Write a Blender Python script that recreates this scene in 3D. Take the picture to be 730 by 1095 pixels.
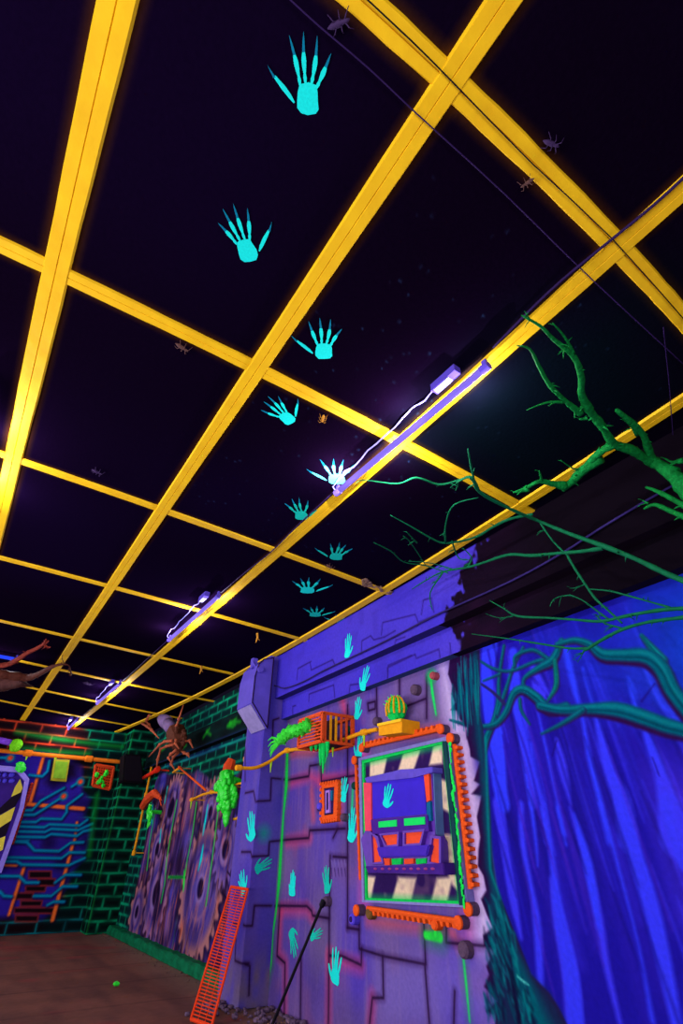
import bpy, bmesh, math, random
import numpy as np
from mathutils import Vector, Matrix

for o in list(bpy.data.objects):
    bpy.data.objects.remove(o)
SC = bpy.context.scene
COL = SC.collection
R = random.Random(7)
NR = np.random.RandomState(11)

# ------------------------------------------------------------------ camera
F = 530.0
PITCH, ROLL, YAW = math.radians(34.7), math.radians(-0.8), math.radians(33.4)
CZ = 1.08
cy, sy, cp, sp, cr, sr = math.cos(YAW), math.sin(YAW), math.cos(PITCH), math.sin(PITCH), math.cos(ROLL), math.sin(ROLL)
fwd = Vector((sy*cp, cy*cp, sp))
right0 = Vector((cy, -sy, 0))
up0 = right0.cross(fwd)
rx = right0*cr - up0*sr
ux = right0*sr + up0*cr
# u' = u*cr - v*sr : image axes seen in the unrolled frame
rgt = right0*cr - up0*sr
upv = right0*sr + up0*cr
cam_d = bpy.data.cameras.new('camera')
cam = bpy.data.objects.new('camera', cam_d); COL.objects.link(cam)
M3 = Matrix((rgt, upv, -fwd)).transposed()
cam.matrix_world = Matrix.Translation((0, 0, CZ)) @ M3.to_4x4()
cam_d.sensor_fit = 'VERTICAL'; cam_d.sensor_height = 36.0; cam_d.sensor_width = 24.0
cam_d.lens = F/1095*36.0
cam_d.clip_start = 0.02; cam_d.clip_end = 60
SC.camera = cam

# world, light, exposure
W = bpy.data.worlds.new('world'); SC.world = W; W.use_nodes = True
bg = W.node_tree.nodes['Background']; bg.inputs[0].default_value = (0.02, 0.015, 0.04, 1); bg.inputs[1].default_value = 0.3
SC.view_settings.view_transform = 'Standard'; SC.view_settings.look = 'None'
SC.view_settings.exposure = 0.0; SC.view_settings.gamma = 1.0; SC.view_settings.use_curve_mapping = False
CEIL = 3.03; XW = 2.80; YB = 11.2

def area(name, loc, target, sx, sz, power, color):
    l = bpy.data.lights.new(name, 'AREA'); l.shape = 'RECTANGLE'; l.size = sx; l.size_y = sz
    l.energy = power; l.color = color
    o = bpy.data.objects.new(name, l); COL.objects.link(o)
    d = Vector(target) - Vector(loc)
    o.location = loc; o.rotation_euler = d.to_track_quat('-Z', 'Y').to_euler()
    return o
area('fill_bank', (-2.6, 3.0, 1.2), (2.8, 3.2, 1.2), 6.0, 1.2, 225, (0.90, 0.88, 1.0))  # unseen fill lamp added on the left to brighten the right wall
area('fill_bank', (-1.2, -1.6, 0.5), (0.9, 2.4, 3.0), 2.6, 1.2, 100, (0.92, 0.90, 1.0))  # unseen fill lamp added behind the camera, aimed up at the ceiling
area('fill_bank', (-2.4, 9.0, 1.0), (2.4, 9.6, 1.5), 2.6, 1.2, 75, (0.95, 0.88, 1.0))  # unseen fill lamp added at the far left to lift the far walls

# ------------------------------------------------------------------ pixel <-> place
def ray(px, py):
    u, v = (px-365)/F, (547.5-py)/F
    return rgt*u + upv*v + fwd
def atz(px, py, z):
    d = ray(px, py); t = (z-CZ)/d.z; return Vector((d.x*t, d.y*t, z))
def atx(px, py, x):
    d = ray(px, py); t = x/d.x; return Vector((x, d.y*t, CZ+d.z*t))
def aty(px, py, y):
    d = ray(px, py); t = y/d.y; return Vector((d.x*t, y, CZ+d.z*t))
def zc(ox, oy, s, pts):      # close-up coordinates to photo pixels (third value: width)
    out = []
    for p in pts:
        q = [ox+p[0]/s, oy+p[1]/s]
        if len(p) > 2: q.append(p[2]/s)
        out.append(tuple(q))
    return out

# ------------------------------------------------------------------ colour and materials
def lin(c):
    c = c/255.0
    return c/12.92 if c <= 0.04045 else ((c+0.055)/1.055)**2.4
def C3(c): return tuple(lin(x) for x in c)
MATS = {}
def mat(name, col, rough=0.7, spec=0.08, vary=0.25, scale=18.0, metal=0.0, bump=0.15):
    if name in MATS: return MATS[name]
    m = bpy.data.materials.new(name); m.use_nodes = True
    nt = m.node_tree; b = nt.nodes['Principled BSDF']
    b.inputs['Roughness'].default_value = rough; b.inputs['Specular IOR Level'].default_value = spec
    b.inputs['Metallic'].default_value = metal
    tc = nt.nodes.new('ShaderNodeTexCoord'); nz = nt.nodes.new('ShaderNodeTexNoise')
    nz.inputs['Scale'].default_value = scale; nz.inputs['Detail'].default_value = 5
    nt.links.new(tc.outputs['Object'], nz.inputs['Vector'])
    mx = nt.nodes.new('ShaderNodeMix'); mx.data_type = 'RGBA'
    a = C3(col)
    mx.inputs[6].default_value = (*[x*(1-vary) for x in a], 1)
    mx.inputs[7].default_value = (*[min(1, x*(1+vary)) for x in a], 1)
    nt.links.new(nz.outputs['Fac'], mx.inputs[0]); nt.links.new(mx.outputs[2], b.inputs['Base Color'])
    if bump:
        bp = nt.nodes.new('ShaderNodeBump'); bp.inputs['Strength'].default_value = bump; bp.inputs['Distance'].default_value = 0.01
        nt.links.new(nz.outputs['Fac'], bp.inputs['Height']); nt.links.new(bp.outputs['Normal'], b.inputs['Normal'])
    MATS[name] = m; return m
def paint_mat(name, rough=0.7, spec=0.2, bump=0.2, scale=40.0):
    m = bpy.data.materials.new(name); m.use_nodes = True
    nt = m.node_tree; b = nt.nodes['Principled BSDF']
    b.inputs['Roughness'].default_value = rough; b.inputs['Specular IOR Level'].default_value = spec
    at = nt.nodes.new('ShaderNodeAttribute'); at.attribute_name = 'paint'
    nz = nt.nodes.new('ShaderNodeTexNoise'); nz.inputs['Scale'].default_value = scale; nz.inputs['Detail'].default_value = 6
    tc = nt.nodes.new('ShaderNodeTexCoord'); nt.links.new(tc.outputs['Object'], nz.inputs['Vector'])
    mr = nt.nodes.new('ShaderNodeMapRange'); mr.inputs['To Min'].default_value = 0.78; mr.inputs['To Max'].default_value = 1.18
    nt.links.new(nz.outputs['Fac'], mr.inputs['Value'])
    vm = nt.nodes.new('ShaderNodeVectorMath'); vm.operation = 'SCALE'
    nt.links.new(at.outputs['Color'], vm.inputs[0]); nt.links.new(mr.outputs[0], vm.inputs['Scale'])
    nt.links.new(vm.outputs[0], b.inputs['Base Color'])
    bp = nt.nodes.new('ShaderNodeBump'); bp.inputs['Strength'].default_value = bump; bp.inputs['Distance'].default_value = 0.006
    nt.links.new(nz.outputs['Fac'], bp.inputs['Height']); nt.links.new(bp.outputs['Normal'], b.inputs['Normal'])
    return m
def glow(name, col, strength):
    m = bpy.data.materials.new(name); m.use_nodes = True
    nt = m.node_tree; b = nt.nodes['Principled BSDF']
    b.inputs['Base Color'].default_value = (*[x*0.5 for x in C3(col)], 1)
    b.inputs['Roughness'].default_value = 1; b.inputs['Specular IOR Level'].default_value = 0.0; b.inputs['Base Color'].default_value = (*[x*0.02 for x in C3(col)], 1)
    b.inputs['Emission Color'].default_value = (*C3(col), 1); b.inputs['Emission Strength'].default_value = strength
    return m

# ------------------------------------------------------------------ object helpers
def props(o, label=None, cat=None, group=None, kind=None):
    if label: o['label'] = label
    if cat: o['category'] = cat
    if group: o['group'] = group
    if kind: o['kind'] = kind
    return o
def empty(name, loc, label, cat, group=None):
    o = bpy.data.objects.new(name, None); COL.objects.link(o); o.location = loc; o.empty_display_size = 0.05
    return props(o, label, cat, group)
def link(name, bm, m, parent=None, smooth=False, label=None):
    me = bpy.data.meshes.new(name)
    bmesh.ops.recalc_face_normals(bm, faces=bm.faces)
    c = Vector((0, 0, 0))
    if parent is None and len(bm.verts):
        lo = Vector((min(v.co.x for v in bm.verts), min(v.co.y for v in bm.verts), min(v.co.z for v in bm.verts)))
        hi = Vector((max(v.co.x for v in bm.verts), max(v.co.y for v in bm.verts), max(v.co.z for v in bm.verts)))
        c = (lo+hi)/2
    elif parent is not None:
        p = parent; c = Vector((0, 0, 0))
        while p is not None: c += p.location; p = p.parent
    for v in bm.verts: v.co -= c
    bm.to_mesh(me); bm.free()
    if smooth:
        for p in me.polygons: p.use_smooth = True
    o = bpy.data.objects.new(name, me); COL.objects.link(o)
    for x in (m if isinstance(m, (list, tuple)) else [m]): me.materials.append(x)
    if parent is None: o.location = c
    else: o.parent = parent
    if label: o['label'] = label
    return o
def box(bm, lo, hi, mi=0):
    x0, y0, z0 = lo; x1, y1, z1 = hi
    v = [bm.verts.new(p) for p in ((x0,y0,z0),(x1,y0,z0),(x1,y1,z0),(x0,y1,z0),(x0,y0,z1),(x1,y0,z1),(x1,y1,z1),(x0,y1,z1))]
    for f in ((0,1,2,3),(4,5,6,7),(0,1,5,4),(1,2,6,5),(2,3,7,6),(3,0,4,7)):
        fc = bm.faces.new([v[i] for i in f]); fc.material_index = mi
def prism(bm, front, back, mi=0):
    a = [bm.verts.new(p) for p in front]; b = [bm.verts.new(p) for p in back]; n = len(a)
    fs = [bm.faces.new(a), bm.faces.new(b)]
    for i in range(n): fs.append(bm.faces.new((a[i], a[(i+1) % n], b[(i+1) % n], b[i])))
    for f in fs: f.material_index = mi
def slab(bm, pts, off):
    pts = [Vector(p) for p in pts]; off = Vector(off)
    prism(bm, pts, [p+off for p in pts])
def frame_of(d):
    d = d.normalized(); a = Vector((0, 0, 1)) if abs(d.z) < 0.9 else Vector((1, 0, 0))
    u = d.cross(a).normalized(); return u, d.cross(u).normalized()
def tube(bm, pts, rad, n=8, cap=True):
    pts = [Vector(p) for p in pts]
    if not isinstance(rad, (list, tuple)): rad = [rad]*len(pts)
    rings = []; u = None
    for i, p in enumerate(pts):
        d = (pts[min(i+1, len(pts)-1)] - pts[max(i-1, 0)])
        if d.length < 1e-9: d = Vector((0, 0, 1))
        d.normalize()
        if u is None: u, v = frame_of(d)
        else:
            u = (u - d*u.dot(d)).normalized(); v = d.cross(u).normalized()
        rings.append([bm.verts.new(p + (u*math.cos(2*math.pi*k/n) + v*math.sin(2*math.pi*k/n))*rad[i]) for k in range(n)])
    for a, b in zip(rings, rings[1:]):
        for k in range(n): bm.faces.new((a[k], a[(k+1) % n], b[(k+1) % n], b[k]))
    if cap: bm.faces.new(rings[0]); bm.faces.new(rings[-1])
def blob(bm, c, r, jag=0.0, seg=10, rings=7):
    c = Vector(c); r = Vector(r) if not isinstance(r, (int, float)) else Vector((r, r, r))
    vs = []
    for i in range(rings+1):
        th = math.pi*i/rings; row = []
        if i in (0, rings): row = [bm.verts.new(c+Vector((0, 0, r.z*math.cos(th))))]
        else:
            for k in range(seg):
                j = 1+R.uniform(-jag, jag); a = 2*math.pi*k/seg
                row.append(bm.verts.new(c+Vector((r.x*math.sin(th)*math.cos(a)*j, r.y*math.sin(th)*math.sin(a)*j, r.z*math.cos(th)*j))))
        vs.append(row)
    for a, b in zip(vs, vs[1:]):
        for k in range(seg):
            k2 = (k+1) % seg
            if len(a) == 1: bm.faces.new((a[0], b[k], b[k2]))
            elif len(b) == 1: bm.faces.new((a[k], a[k2], b[0]))
            else: bm.faces.new((a[k], a[k2], b[k2], b[k]))
def cyl(bm, a, b, r, n=14): tube(bm, [a, b], r, n)
def smooth_path(pts, k=4):           # Catmull-Rom through points (any length tuples)
    out = []; P = [np.array(p, float) for p in pts]
    if len(P) < 3: return [tuple(p) for p in P]
    for i in range(len(P)-1):
        a = P[max(i-1, 0)]; b = P[i]; c = P[i+1]; d = P[min(i+2, len(P)-1)]
        for j in range(k):
            t = j/k
            out.append(tuple(0.5*((2*b)+(c-a)*t+(2*a-5*b+4*c-d)*t*t+(-a+3*b-3*c+d)*t**3)))
    out.append(tuple(P[-1])); return out

# ------------------------------------------------------------------ painted surfaces
def vnoise(U, V, su, sv, seed):
    rs = np.random.RandomState(seed); G = rs.rand(128, 128)
    a = U/su; b = V/sv; i = np.floor(a).astype(int); j = np.floor(b).astype(int)
    fa = a-i; fb = b-j; fa = fa*fa*(3-2*fa); fb = fb*fb*(3-2*fb)
    g = lambda x, y: G[x % 128, y % 128]
    return (g(i, j)*(1-fa)+g(i+1, j)*fa)*(1-fb)+(g(i, j+1)*(1-fa)+g(i+1, j+1)*fa)*fb
class Canvas:
    def __init__(s, us, vs, base):
        s.us = np.asarray(us, float); s.vs = np.asarray(vs, float)
        s.U, s.V = np.meshgrid(s.us, s.vs)
        s.A = np.zeros(s.U.shape+(3,)); s.A[:] = np.array(base, float)
    def win(s, u0, u1, v0, v1):
        a, b = np.searchsorted(s.us, (u0, u1)); c, d = np.searchsorted(s.vs, (v0, v1))
        return slice(c, d), slice(a, b)
    def put(s, w, al, col):
        if w is None: w = (slice(None), slice(None))
        al = np.clip(al, 0, 1)[..., None]; s.A[w] = s.A[w]*(1-al)+np.array(col, float)*al
    def line(s, pts, col, soft=0.006, al=1.0, width=None):
        pts = [p if len(p) > 2 else (p[0], p[1], width) for p in pts]
        m = max(p[2] for p in pts)/2+soft*2
        u0 = min(p[0] for p in pts)-m; u1 = max(p[0] for p in pts)+m; v0 = min(p[1] for p in pts)-m; v1 = max(p[1] for p in pts)+m
        w = s.win(u0, u1, v0, v1); U = s.U[w]; V = s.V[w]
        if U.size == 0: return
        best = np.full(U.shape, 9.0)
        for p, q in zip(pts, pts[1:]):
            du, dv = q[0]-p[0], q[1]-p[1]; L = du*du+dv*dv+1e-12
            t = np.clip(((U-p[0])*du+(V-p[1])*dv)/L, 0, 1)
            d = np.hypot(U-p[0]-t*du, V-p[1]-t*dv)-(p[2]+(q[2]-p[2])*t)/2
            best = np.minimum(best, d)
        s.put(w, al*(0.5-best/(2*soft)), col)
    def poly(s, pts, col, soft=0.006, al=1.0, mod=None):
        n = len(pts); m = soft*2
        u0 = min(p[0] for p in pts)-m; u1 = max(p[0] for p in pts)+m; v0 = min(p[1] for p in pts)-m; v1 = max(p[1] for p in pts)+m
        w = s.win(u0, u1, v0, v1); U = s.U[w]; V = s.V[w]
        if U.size == 0: return
        ins = np.zeros(U.shape, bool); best = np.full(U.shape, 9.0)
        for i in range(n):
            p = pts[i]; q = pts[(i+1) % n]
            du, dv = q[0]-p[0], q[1]-p[1]; L = du*du+dv*dv+1e-12
            t = np.clip(((U-p[0])*du+(V-p[1])*dv)/L, 0, 1)
            best = np.minimum(best, np.hypot(U-p[0]-t*du, V-p[1]-t*dv))
            c = ((p[1] > V) != (q[1] > V)); 
            ins ^= c & (U < du*(V-p[1])/(dv if abs(dv) > 1e-12 else 1e-12)+p[0])
        sd = np.where(ins, -best, best); a = np.clip(0.5-sd/(2*soft), 0, 1)*al
        if mod is not None: a = a*mod(U, V)
        s.put(w, a, col)
    def disc(s, c, r, col, soft=0.02, al=1.0, asp=1.0):
        m = r*max(1, asp)+soft*2; w = s.win(c[0]-m, c[0]+m, c[1]-m, c[1]+m)
        d = np.hypot(s.U[w]-c[0], (s.V[w]-c[1])/asp)-r
        s.put(w, al*(0.5-d/(2*soft)), col)
    def ring(s, c, r, wd, col, soft=0.01, al=1.0):
        m = r+wd+soft*2; w = s.win(c[0]-m, c[0]+m, c[1]-m, c[1]+m)
        d = abs(np.hypot(s.U[w]-c[0], s.V[w]-c[1])-r)-wd/2
        s.put(w, al*(0.5-d/(2*soft)), col)
def srgb_lin(A):
    A = np.clip(A, 0, 255)/255.0
    return np.where(A <= 0.04045, A/12.92, ((A+0.055)/1.055)**2.4)
def painted(name, cv, to3, m, shell=None, parent=None):
    """grid mesh of the canvas placed by to3(U,V)->(X,Y,Z); shell: list of quads (corner points) closing the body behind it"""
    nv, nu = cv.U.shape
    X, Y, Z = to3(cv.U, cv.V)
    co = np.stack([X, Y, Z], -1).reshape(-1, 3)
    idx = np.arange(nu*nv).reshape(nv, nu)
    q = np.stack([idx[:-1, :-1], idx[:-1, 1:], idx[1:, 1:], idx[1:, :-1]], -1).reshape(-1, 4)
    colr = srgb_lin(cv.A).reshape(-1, 3)
    extra = []; ec = []
    if shell:
        for quad, c in shell:
            b = len(co)+len(extra); extra += [tuple(p) for p in quad]; ec += [C3(c)]*4
            q = np.vstack([q, [[b, b+1, b+2, b+3]]])
    if extra: co = np.vstack([co, np.array(extra)]); colr = np.vstack([colr, np.array(ec)])
    me = bpy.data.meshes.new(name)
    me.vertices.add(len(co)); me.vertices.foreach_set('co', co.astype(np.float32).ravel())
    me.loops.add(q.size); me.loops.foreach_set('vertex_index', q.astype(np.int32).ravel())
    me.polygons.add(len(q)); me.polygons.foreach_set('loop_start', np.arange(0, q.size, 4, dtype=np.int32))
    me.update(calc_edges=True); me.validate()
    at = me.color_attributes.new('paint', 'FLOAT_COLOR', 'POINT')
    at.data.foreach_set('color', np.hstack([colr, np.ones((len(colr), 1))]).astype(np.float32).ravel())
    me.materials.append(m)
    o = bpy.data.objects.new(name, me); COL.objects.link(o)
    if parent: o.parent = parent
    return o
def rng(*seg):       # (start, step, stop, step, stop ...)
    out = [seg[0]]; a = seg[0]
    for st, b in zip(seg[1::2], seg[2::2]):
        n = max(1, int(round((b-a)/st))); out += list(np.linspace(a, b, n+1)[1:]); a = b
    return np.array(out)
def pxw(px, py, w, x=None, y=None, z=None):
    p = atx(px, py, x) if x is not None else aty(px, py, y) if y is not None else atz(px, py, z)
    return p, w*(p-Vector((0, 0, CZ))).dot(fwd)/F

PW = paint_mat('painted_wall_surface', rough=.9, spec=.03)
PC = paint_mat('painted_ceiling_surface', rough=0.95, spec=0.0, bump=0.3, scale=60)

# palette
YEL = (255, 192, 22)
CYAN = (20, 235, 220); GRN = (20, 225, 70); ORG = (255, 88, 28); TEAL = (0, 88, 108)
DK = (34, 12, 48)

# ================================================================== CEILING
nodesA = [(134,-36),(126,0),(98,125),(65,270),(36.5,400),(14,490),(-8,580),(-40,720)]
lineA = nodesA
lineB = [(566,-40),(543,0),(483,85),(375,238),(272,390),(175,545),(122,628),(84,682),(68,715),(46,737.5),(28,756),(20,769)]
lineC = [(800,150),(730,205),(655,262),(540,363),(425,475),(300,592),(225,655),(171,704),(133,729),(114,751),(85,766),(76,778)]
lineD = [(800,378),(730,420),(640,490),(560,545),(410,632),(317,683),(249,720),(200,747),(167,761),(142,776),(130,786)]
row1 = [(340,-42),(384,0),(483,85),(570,172),(655,262),(730,340),(790,410)]
row2 = [(-90,222),(0,260),(62,289),(160,337),(272,390),(425,475),(560,543),(574,551)]
row3 = [(-90,455),(0,485),(14,490),(90,513),(175,545),(300,592),(410,632),(427,637)]
row4 = [(-70,577),(0,597),(122,628),(225,655),(317,683),(339,688)]
row5 = [(-60,650),(0,663),(84,682),(171,704),(249,720)]
row6 = [(-50,690),(0,703),(68,716),(133,730),(185,742),(231,750)]
row7 = [(-50,716),(0,728),(46,738),(114,752),(167,763),(194,768)]
row8 = [(-60,736),(0,747),(28,756),(85,766),(142,776)]
strips = [('A', lineA, 0.098, 0.014), ('B', lineB, 0.088, 0.014), ('C', lineC, 0.088, 0.014), ('D', lineD, 0.082, 0.014),
          ('1', row1, 0.078, 0.010), ('2', row2, 0.076, 0.010), ('3', row3, 0.066, 0.010), ('4', row4, 0.066, 0.010), ('5', row5, 0.064, 0.010),
          ('6', row6, 0.07, 0.010), ('7', row7, 0.07, 0.010), ('8', row8, 0.07, 0.010)]
def strip_path(key, pl):        # gently bowed run through the measured crossings
    P = [atz(x, y, CEIL) for x, y in pl]; i, j = (1, 0) if key in 'ABCD' else (0, 1)
    a = np.array([p[i] for p in P]); b = np.array([p[j] for p in P])
    w = 1/np.array([(p-Vector((0, 0, CZ))).length for p in P])**1.2
    c = np.polyfit(a, b, 2, w=w); t = np.linspace(a[0], a[-1], 40); r = np.polyval(c, t)
    t = list(t); r = list(r)      # carried on straight beyond the picture to the walls of the room
    lo = -2.9 if i == 1 else -4.9
    if t[0] > t[-1]: t.reverse(); r.reverse()
    if t[0] > lo:
        sl = (r[5]-r[0])/(t[5]-t[0]); r.insert(0, r[0]+(lo-t[0])*sl*.3); t.insert(0, lo)
    return [Vector((y, x, CEIL)) if i == 1 else Vector((x, y, CEIL)) for x, y in zip(t, r)]
def straight(a, b): return [Vector(a).lerp(Vector(b), k/12) for k in range(13)]
extra_strips = [straight((-1.32, -2.9, CEIL), (-1.32, 11.1, CEIL)), straight((-2.25, -2.9, CEIL), (-2.25, 11.1, CEIL)), straight((-3.2, -2.9, CEIL), (-3.2, 11.1, CEIL)),
                straight((-4.9, -1.2, CEIL), (2.55, -1.2, CEIL))]
cc = Canvas(rng(-5.0, 0.5, -1.3, 0.02, -0.6, 0.009, 1.9, 0.012, 2.72), rng(-3.0, 0.5, -0.4, 0.009, 3.2, 0.014, 7, 0.03, 11.2), (11, 3, 18))
n1 = vnoise(cc.U, cc.V, 0.9, 0.9, 3); cc.put(None, n1*0.5, (18, 6, 44))
for key, pl, wd, th in strips:
    pts = strip_path(key, pl)
    cc.line([(p.x, p.y, wd) for p in pts], (120, 66, 2), soft=0.035, al=0.8)
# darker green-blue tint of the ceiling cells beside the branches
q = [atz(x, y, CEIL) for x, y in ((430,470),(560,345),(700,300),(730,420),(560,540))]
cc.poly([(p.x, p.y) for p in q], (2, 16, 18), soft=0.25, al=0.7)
for k in range(160):
    u = R.uniform(0.6, 2.3); v = R.uniform(0.4, 3.2)
    cc.disc((u, v), R.uniform(0.002, 0.005), (40, 70, 110), soft=0.006, al=R.uniform(0.2, 0.8))
ceil = painted('ceiling', cc, lambda U, V: (U, V, CEIL+0*U), PC,
               shell=[([(-5, -3, CEIL+.1), (2.8, -3, CEIL+.1), (2.8, 11.2, CEIL+.1), (-5, 11.2, CEIL+.1)], (10, 5, 14))])
props(ceil, kind='structure')

YELM = mat('fluorescent_yellow_paint', YEL, rough=0.6, spec=0.15, vary=0.22, scale=9, bump=0.5)
ti = 1
for key, pl, wd, th in strips+[('X', e, .088, .012) for e in extra_strips]:
    pts = pl if key == 'X' else strip_path(key, pl)
    bm = bmesh.new(); L = []; Rr = []
    for i, p in enumerate(pts):
        d = (pts[min(i+1, len(pts)-1)]-pts[max(i-1, 0)]); d.z = 0; d.normalize(); nrm = Vector((-d.y, d.x, 0))
        w = wd/2*(1+R.uniform(-.04, .04))
        L.append(p+nrm*w); Rr.append(p-nrm*w)
    for i in range(len(pts)-1):
        a, b, c, d = L[i], L[i+1], Rr[i+1], Rr[i]
        dz = Vector((0, 0, -th)); bev = 0.2
        a2, b2, c2, d2 = a.lerp(d, bev/3)+dz, b.lerp(c, bev/3)+dz, c.lerp(b, bev/3)+dz, d.lerp(a, bev/3)+dz
        up = Vector((0, 0, .005)); m1, m2_ = a2.lerp(d2, .47), b2.lerp(c2, .47); n1_, n2_ = a2.lerp(d2, .53), b2.lerp(c2, .53); g1, g2 = a2.lerp(d2, .5)+up, b2.lerp(c2, .5)+up
        for f in ((a2, b2, m2_, m1), (m1, m2_, g2, g1), (g1, g2, n2_, n1_), (n1_, n2_, c2, d2), (a, b, b2, a2), (d2, c2, c, d)):
            bm.faces.new([bm.verts.new(x) for x in f])
    bmesh.ops.remove_doubles(bm, verts=bm.verts, dist=1e-5)
    o = link('trim_%d' % ti, bm, YELM); props(o, kind='structure'); ti += 1


# ================================================================== RIGHT WALL (metal plates + forest mural)
def RW(px, py, x=XW): p = atx(px, py, x); return (p.y, p.z)
def RWw(lst, x=XW, k=1.0):
    out = []
    for t in lst:
        p, w = pxw(t[0], t[1], t[2] if len(t) > 2 else 2, x=x); out.append((p.y, p.z, w*k))
    return out
rw = Canvas(rng(-3.0, 0.3, 0.3, 0.012, 0.9, 0.005, 3.9, 0.007, 5.56), rng(0, 0.007, 2.34), (88, 66, 184))
U, V = rw.U, rw.V
rw.put(None, vnoise(U, V, 0.35, 0.7, 1)*0.9-0.2, (64, 46, 150))
rw.put(None, vnoise(U, V, 0.30, 0.5, 2)*1.1-0.25, (116, 84, 148))
rw.put(None, (vnoise(U, V, 0.22, 0.4, 5)-0.55)*1.8, (58, 38, 190))
rw.put(None, (vnoise(U, V, 0.5, 0.6, 6)-0.55)*1.6, (64, 44, 104))
rw.put(None, (vnoise(U, V, 0.03, 0.25, 8)-0.55)*0.9, (136, 104, 166))
rw.put(None, (vnoise(U, V, 0.16, 0.16, 9)-0.7)*1.2, (150, 70, 120))
rw.put(None, (vnoise(U, V, 0.4, 0.5, 12)-0.45)*1.3, (128, 106, 156))
rw.put(None, 0.18, (110, 90, 120))
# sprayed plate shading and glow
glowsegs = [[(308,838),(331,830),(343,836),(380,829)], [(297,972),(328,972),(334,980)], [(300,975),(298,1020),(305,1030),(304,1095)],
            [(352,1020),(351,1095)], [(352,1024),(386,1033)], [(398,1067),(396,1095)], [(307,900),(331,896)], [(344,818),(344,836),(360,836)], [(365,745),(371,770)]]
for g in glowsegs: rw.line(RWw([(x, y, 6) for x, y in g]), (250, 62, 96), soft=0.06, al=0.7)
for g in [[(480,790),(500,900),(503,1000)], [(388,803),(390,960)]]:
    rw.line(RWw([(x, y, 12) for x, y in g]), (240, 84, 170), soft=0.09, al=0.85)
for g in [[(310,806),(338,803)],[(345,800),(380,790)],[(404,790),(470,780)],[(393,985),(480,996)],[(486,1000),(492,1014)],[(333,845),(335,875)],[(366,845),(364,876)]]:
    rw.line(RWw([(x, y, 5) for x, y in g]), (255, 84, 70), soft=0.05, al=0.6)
# pale lilac halo between frame and bark
rw.line(RWw([(474,715,12),(482,760,18),(496,800,22),(507,870,24),(512,930,26),(518,1000,30)]), (208, 186, 232), soft=0.09, al=1.0)
rw.poly([RW(*p) for p in [(400,1035),(520,1015),(530,1095),(410,1095)]], (118, 100, 190), soft=0.08, al=0.6)
seams = [[(262,848.5),(271,846),(273,857),(289,856),(290,832),(308,834),(330,830),(331,819),(343,817),(343.5,836),(380,829)],
 [(258.6,911.5),(268,911),(269,916),(287,915),(288,900),(306,898),(330,896),(331,888),(369,886)],
 [(371.5,754),(371.5,992)], [(249,988),(256,988),(257.5,990),(269.6,990),(272,968.5),(297,968.5),(328,969),(333,974),(334,979),(352,982)],
 [(353,915),(352,982),(351,1095)], [(299,970),(296,1022),(304.7,1030),(303.6,1095)], [(352,1022),(365,1022),(386,1032),(386.5,1014)],
 [(384,976),(384,1014.5),(410,1022.5),(454,1031),(459,1095)], [(371,992),(384,994)], [(409,1022.5),(410,1067),(398,1067),(395,1095)],
 [(453,986),(455,1031)], [(477,988),(477,1008),(525,1012)], [(253,991),(251,1027),(267,1033),(266,1064)], [(321,1090),(322,1020)],
 [(402.5,736),(403,772)], [(427,724),(427,745)], [(456,724),(456,768)], [(435,755),(455,747)], [(393,752),(401,750),(401,758),(394,760),(393,752)],
 [(340,866),(356,862)], [(485,1095),(486,1060)], [(356,916),(371,917)], [(361,886),(356,896)]]
for s_ in seams:
    rw.line(RWw([(x, y, 3.2) for x, y in s_]), (50, 24, 74), soft=0.028, al=0.8)
    rw.line(RWw([(x, y, 1.7) for x, y in s_]), DK, soft=0.006)
for k in range(5):
    rw.line(RWw([(354+3.6*k, 929, 1.4), (355+3.6*k, 937, .6)]), (40, 25, 80), soft=0.006, al=.8)
    rw.line(RWw([(354+3.6*k, 920, 1.4), (355+3.6*k, 926, .6)]), (150, 130, 210), soft=0.006, al=.5)
# slime run-off paint
def drip(cv, pts, col, fn, w=3.0, soft=0.008, halo=True):
    P = [(x, y, w*(1+0.35*math.sin(i*2.1))) for i, (x, y) in enumerate(pts)]
    if halo: cv.line(fn([(x, y, ww*2.6) for x, y, ww in P]), (30, 130, 70), soft=0.04, al=0.45)
    cv.line(fn(P), col, soft=soft); 
drip(rw, [(307,806),(306,840),(303,870),(301,900),(298.5,940),(295,975),(291,1000),(289,1030),(285,1056)], (25, 205, 70), RWw, 4.6)
drip(rw, [(460,722),(462,740),(466,764)], (30, 225, 95), RWw, 3)
rw.disc(RW(461, 723), 0.045, (30, 200, 90), soft=0.04)
drip(rw, [(495,1022),(498,1050),(502,1092)], (30, 225, 95), RWw, 2.4)
drip(rw, [(345,800),(346,812)], (40, 220, 80), RWw, 7)
drip(rw, [(455,1000),(470,1002)], (40, 235, 70), RWw, 7); drip(rw, [(465,985),(465,1000)], (40, 235, 70), RWw, 3)
drip(rw, [(377,845),(376,868)], (40, 190, 130), RWw, 3)
rw.disc(RW(282, 891), 0.075, (40, 150, 150), soft=0.06, al=.9)
# ---- forest
forest = zc(470,680,5.615,[(240,60),(240,500),(262,560),(280,900),(285,1010)])+[(524,900),(534,970),(560,1120),(980,1120),(980,380)]
rw.poly([RW(*p) for p in forest], (26, 16, 150), soft=0.012)
fm = lambda lst, x=XW: RWw(lst, x)
def fw_(ox, oy, s, pts, col=(42, 56, 252), soft=0.012, al=0.95): rw.line(fm(smooth_path(zc(ox, oy, s, pts), 3)), col, soft=soft, al=al)
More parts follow.
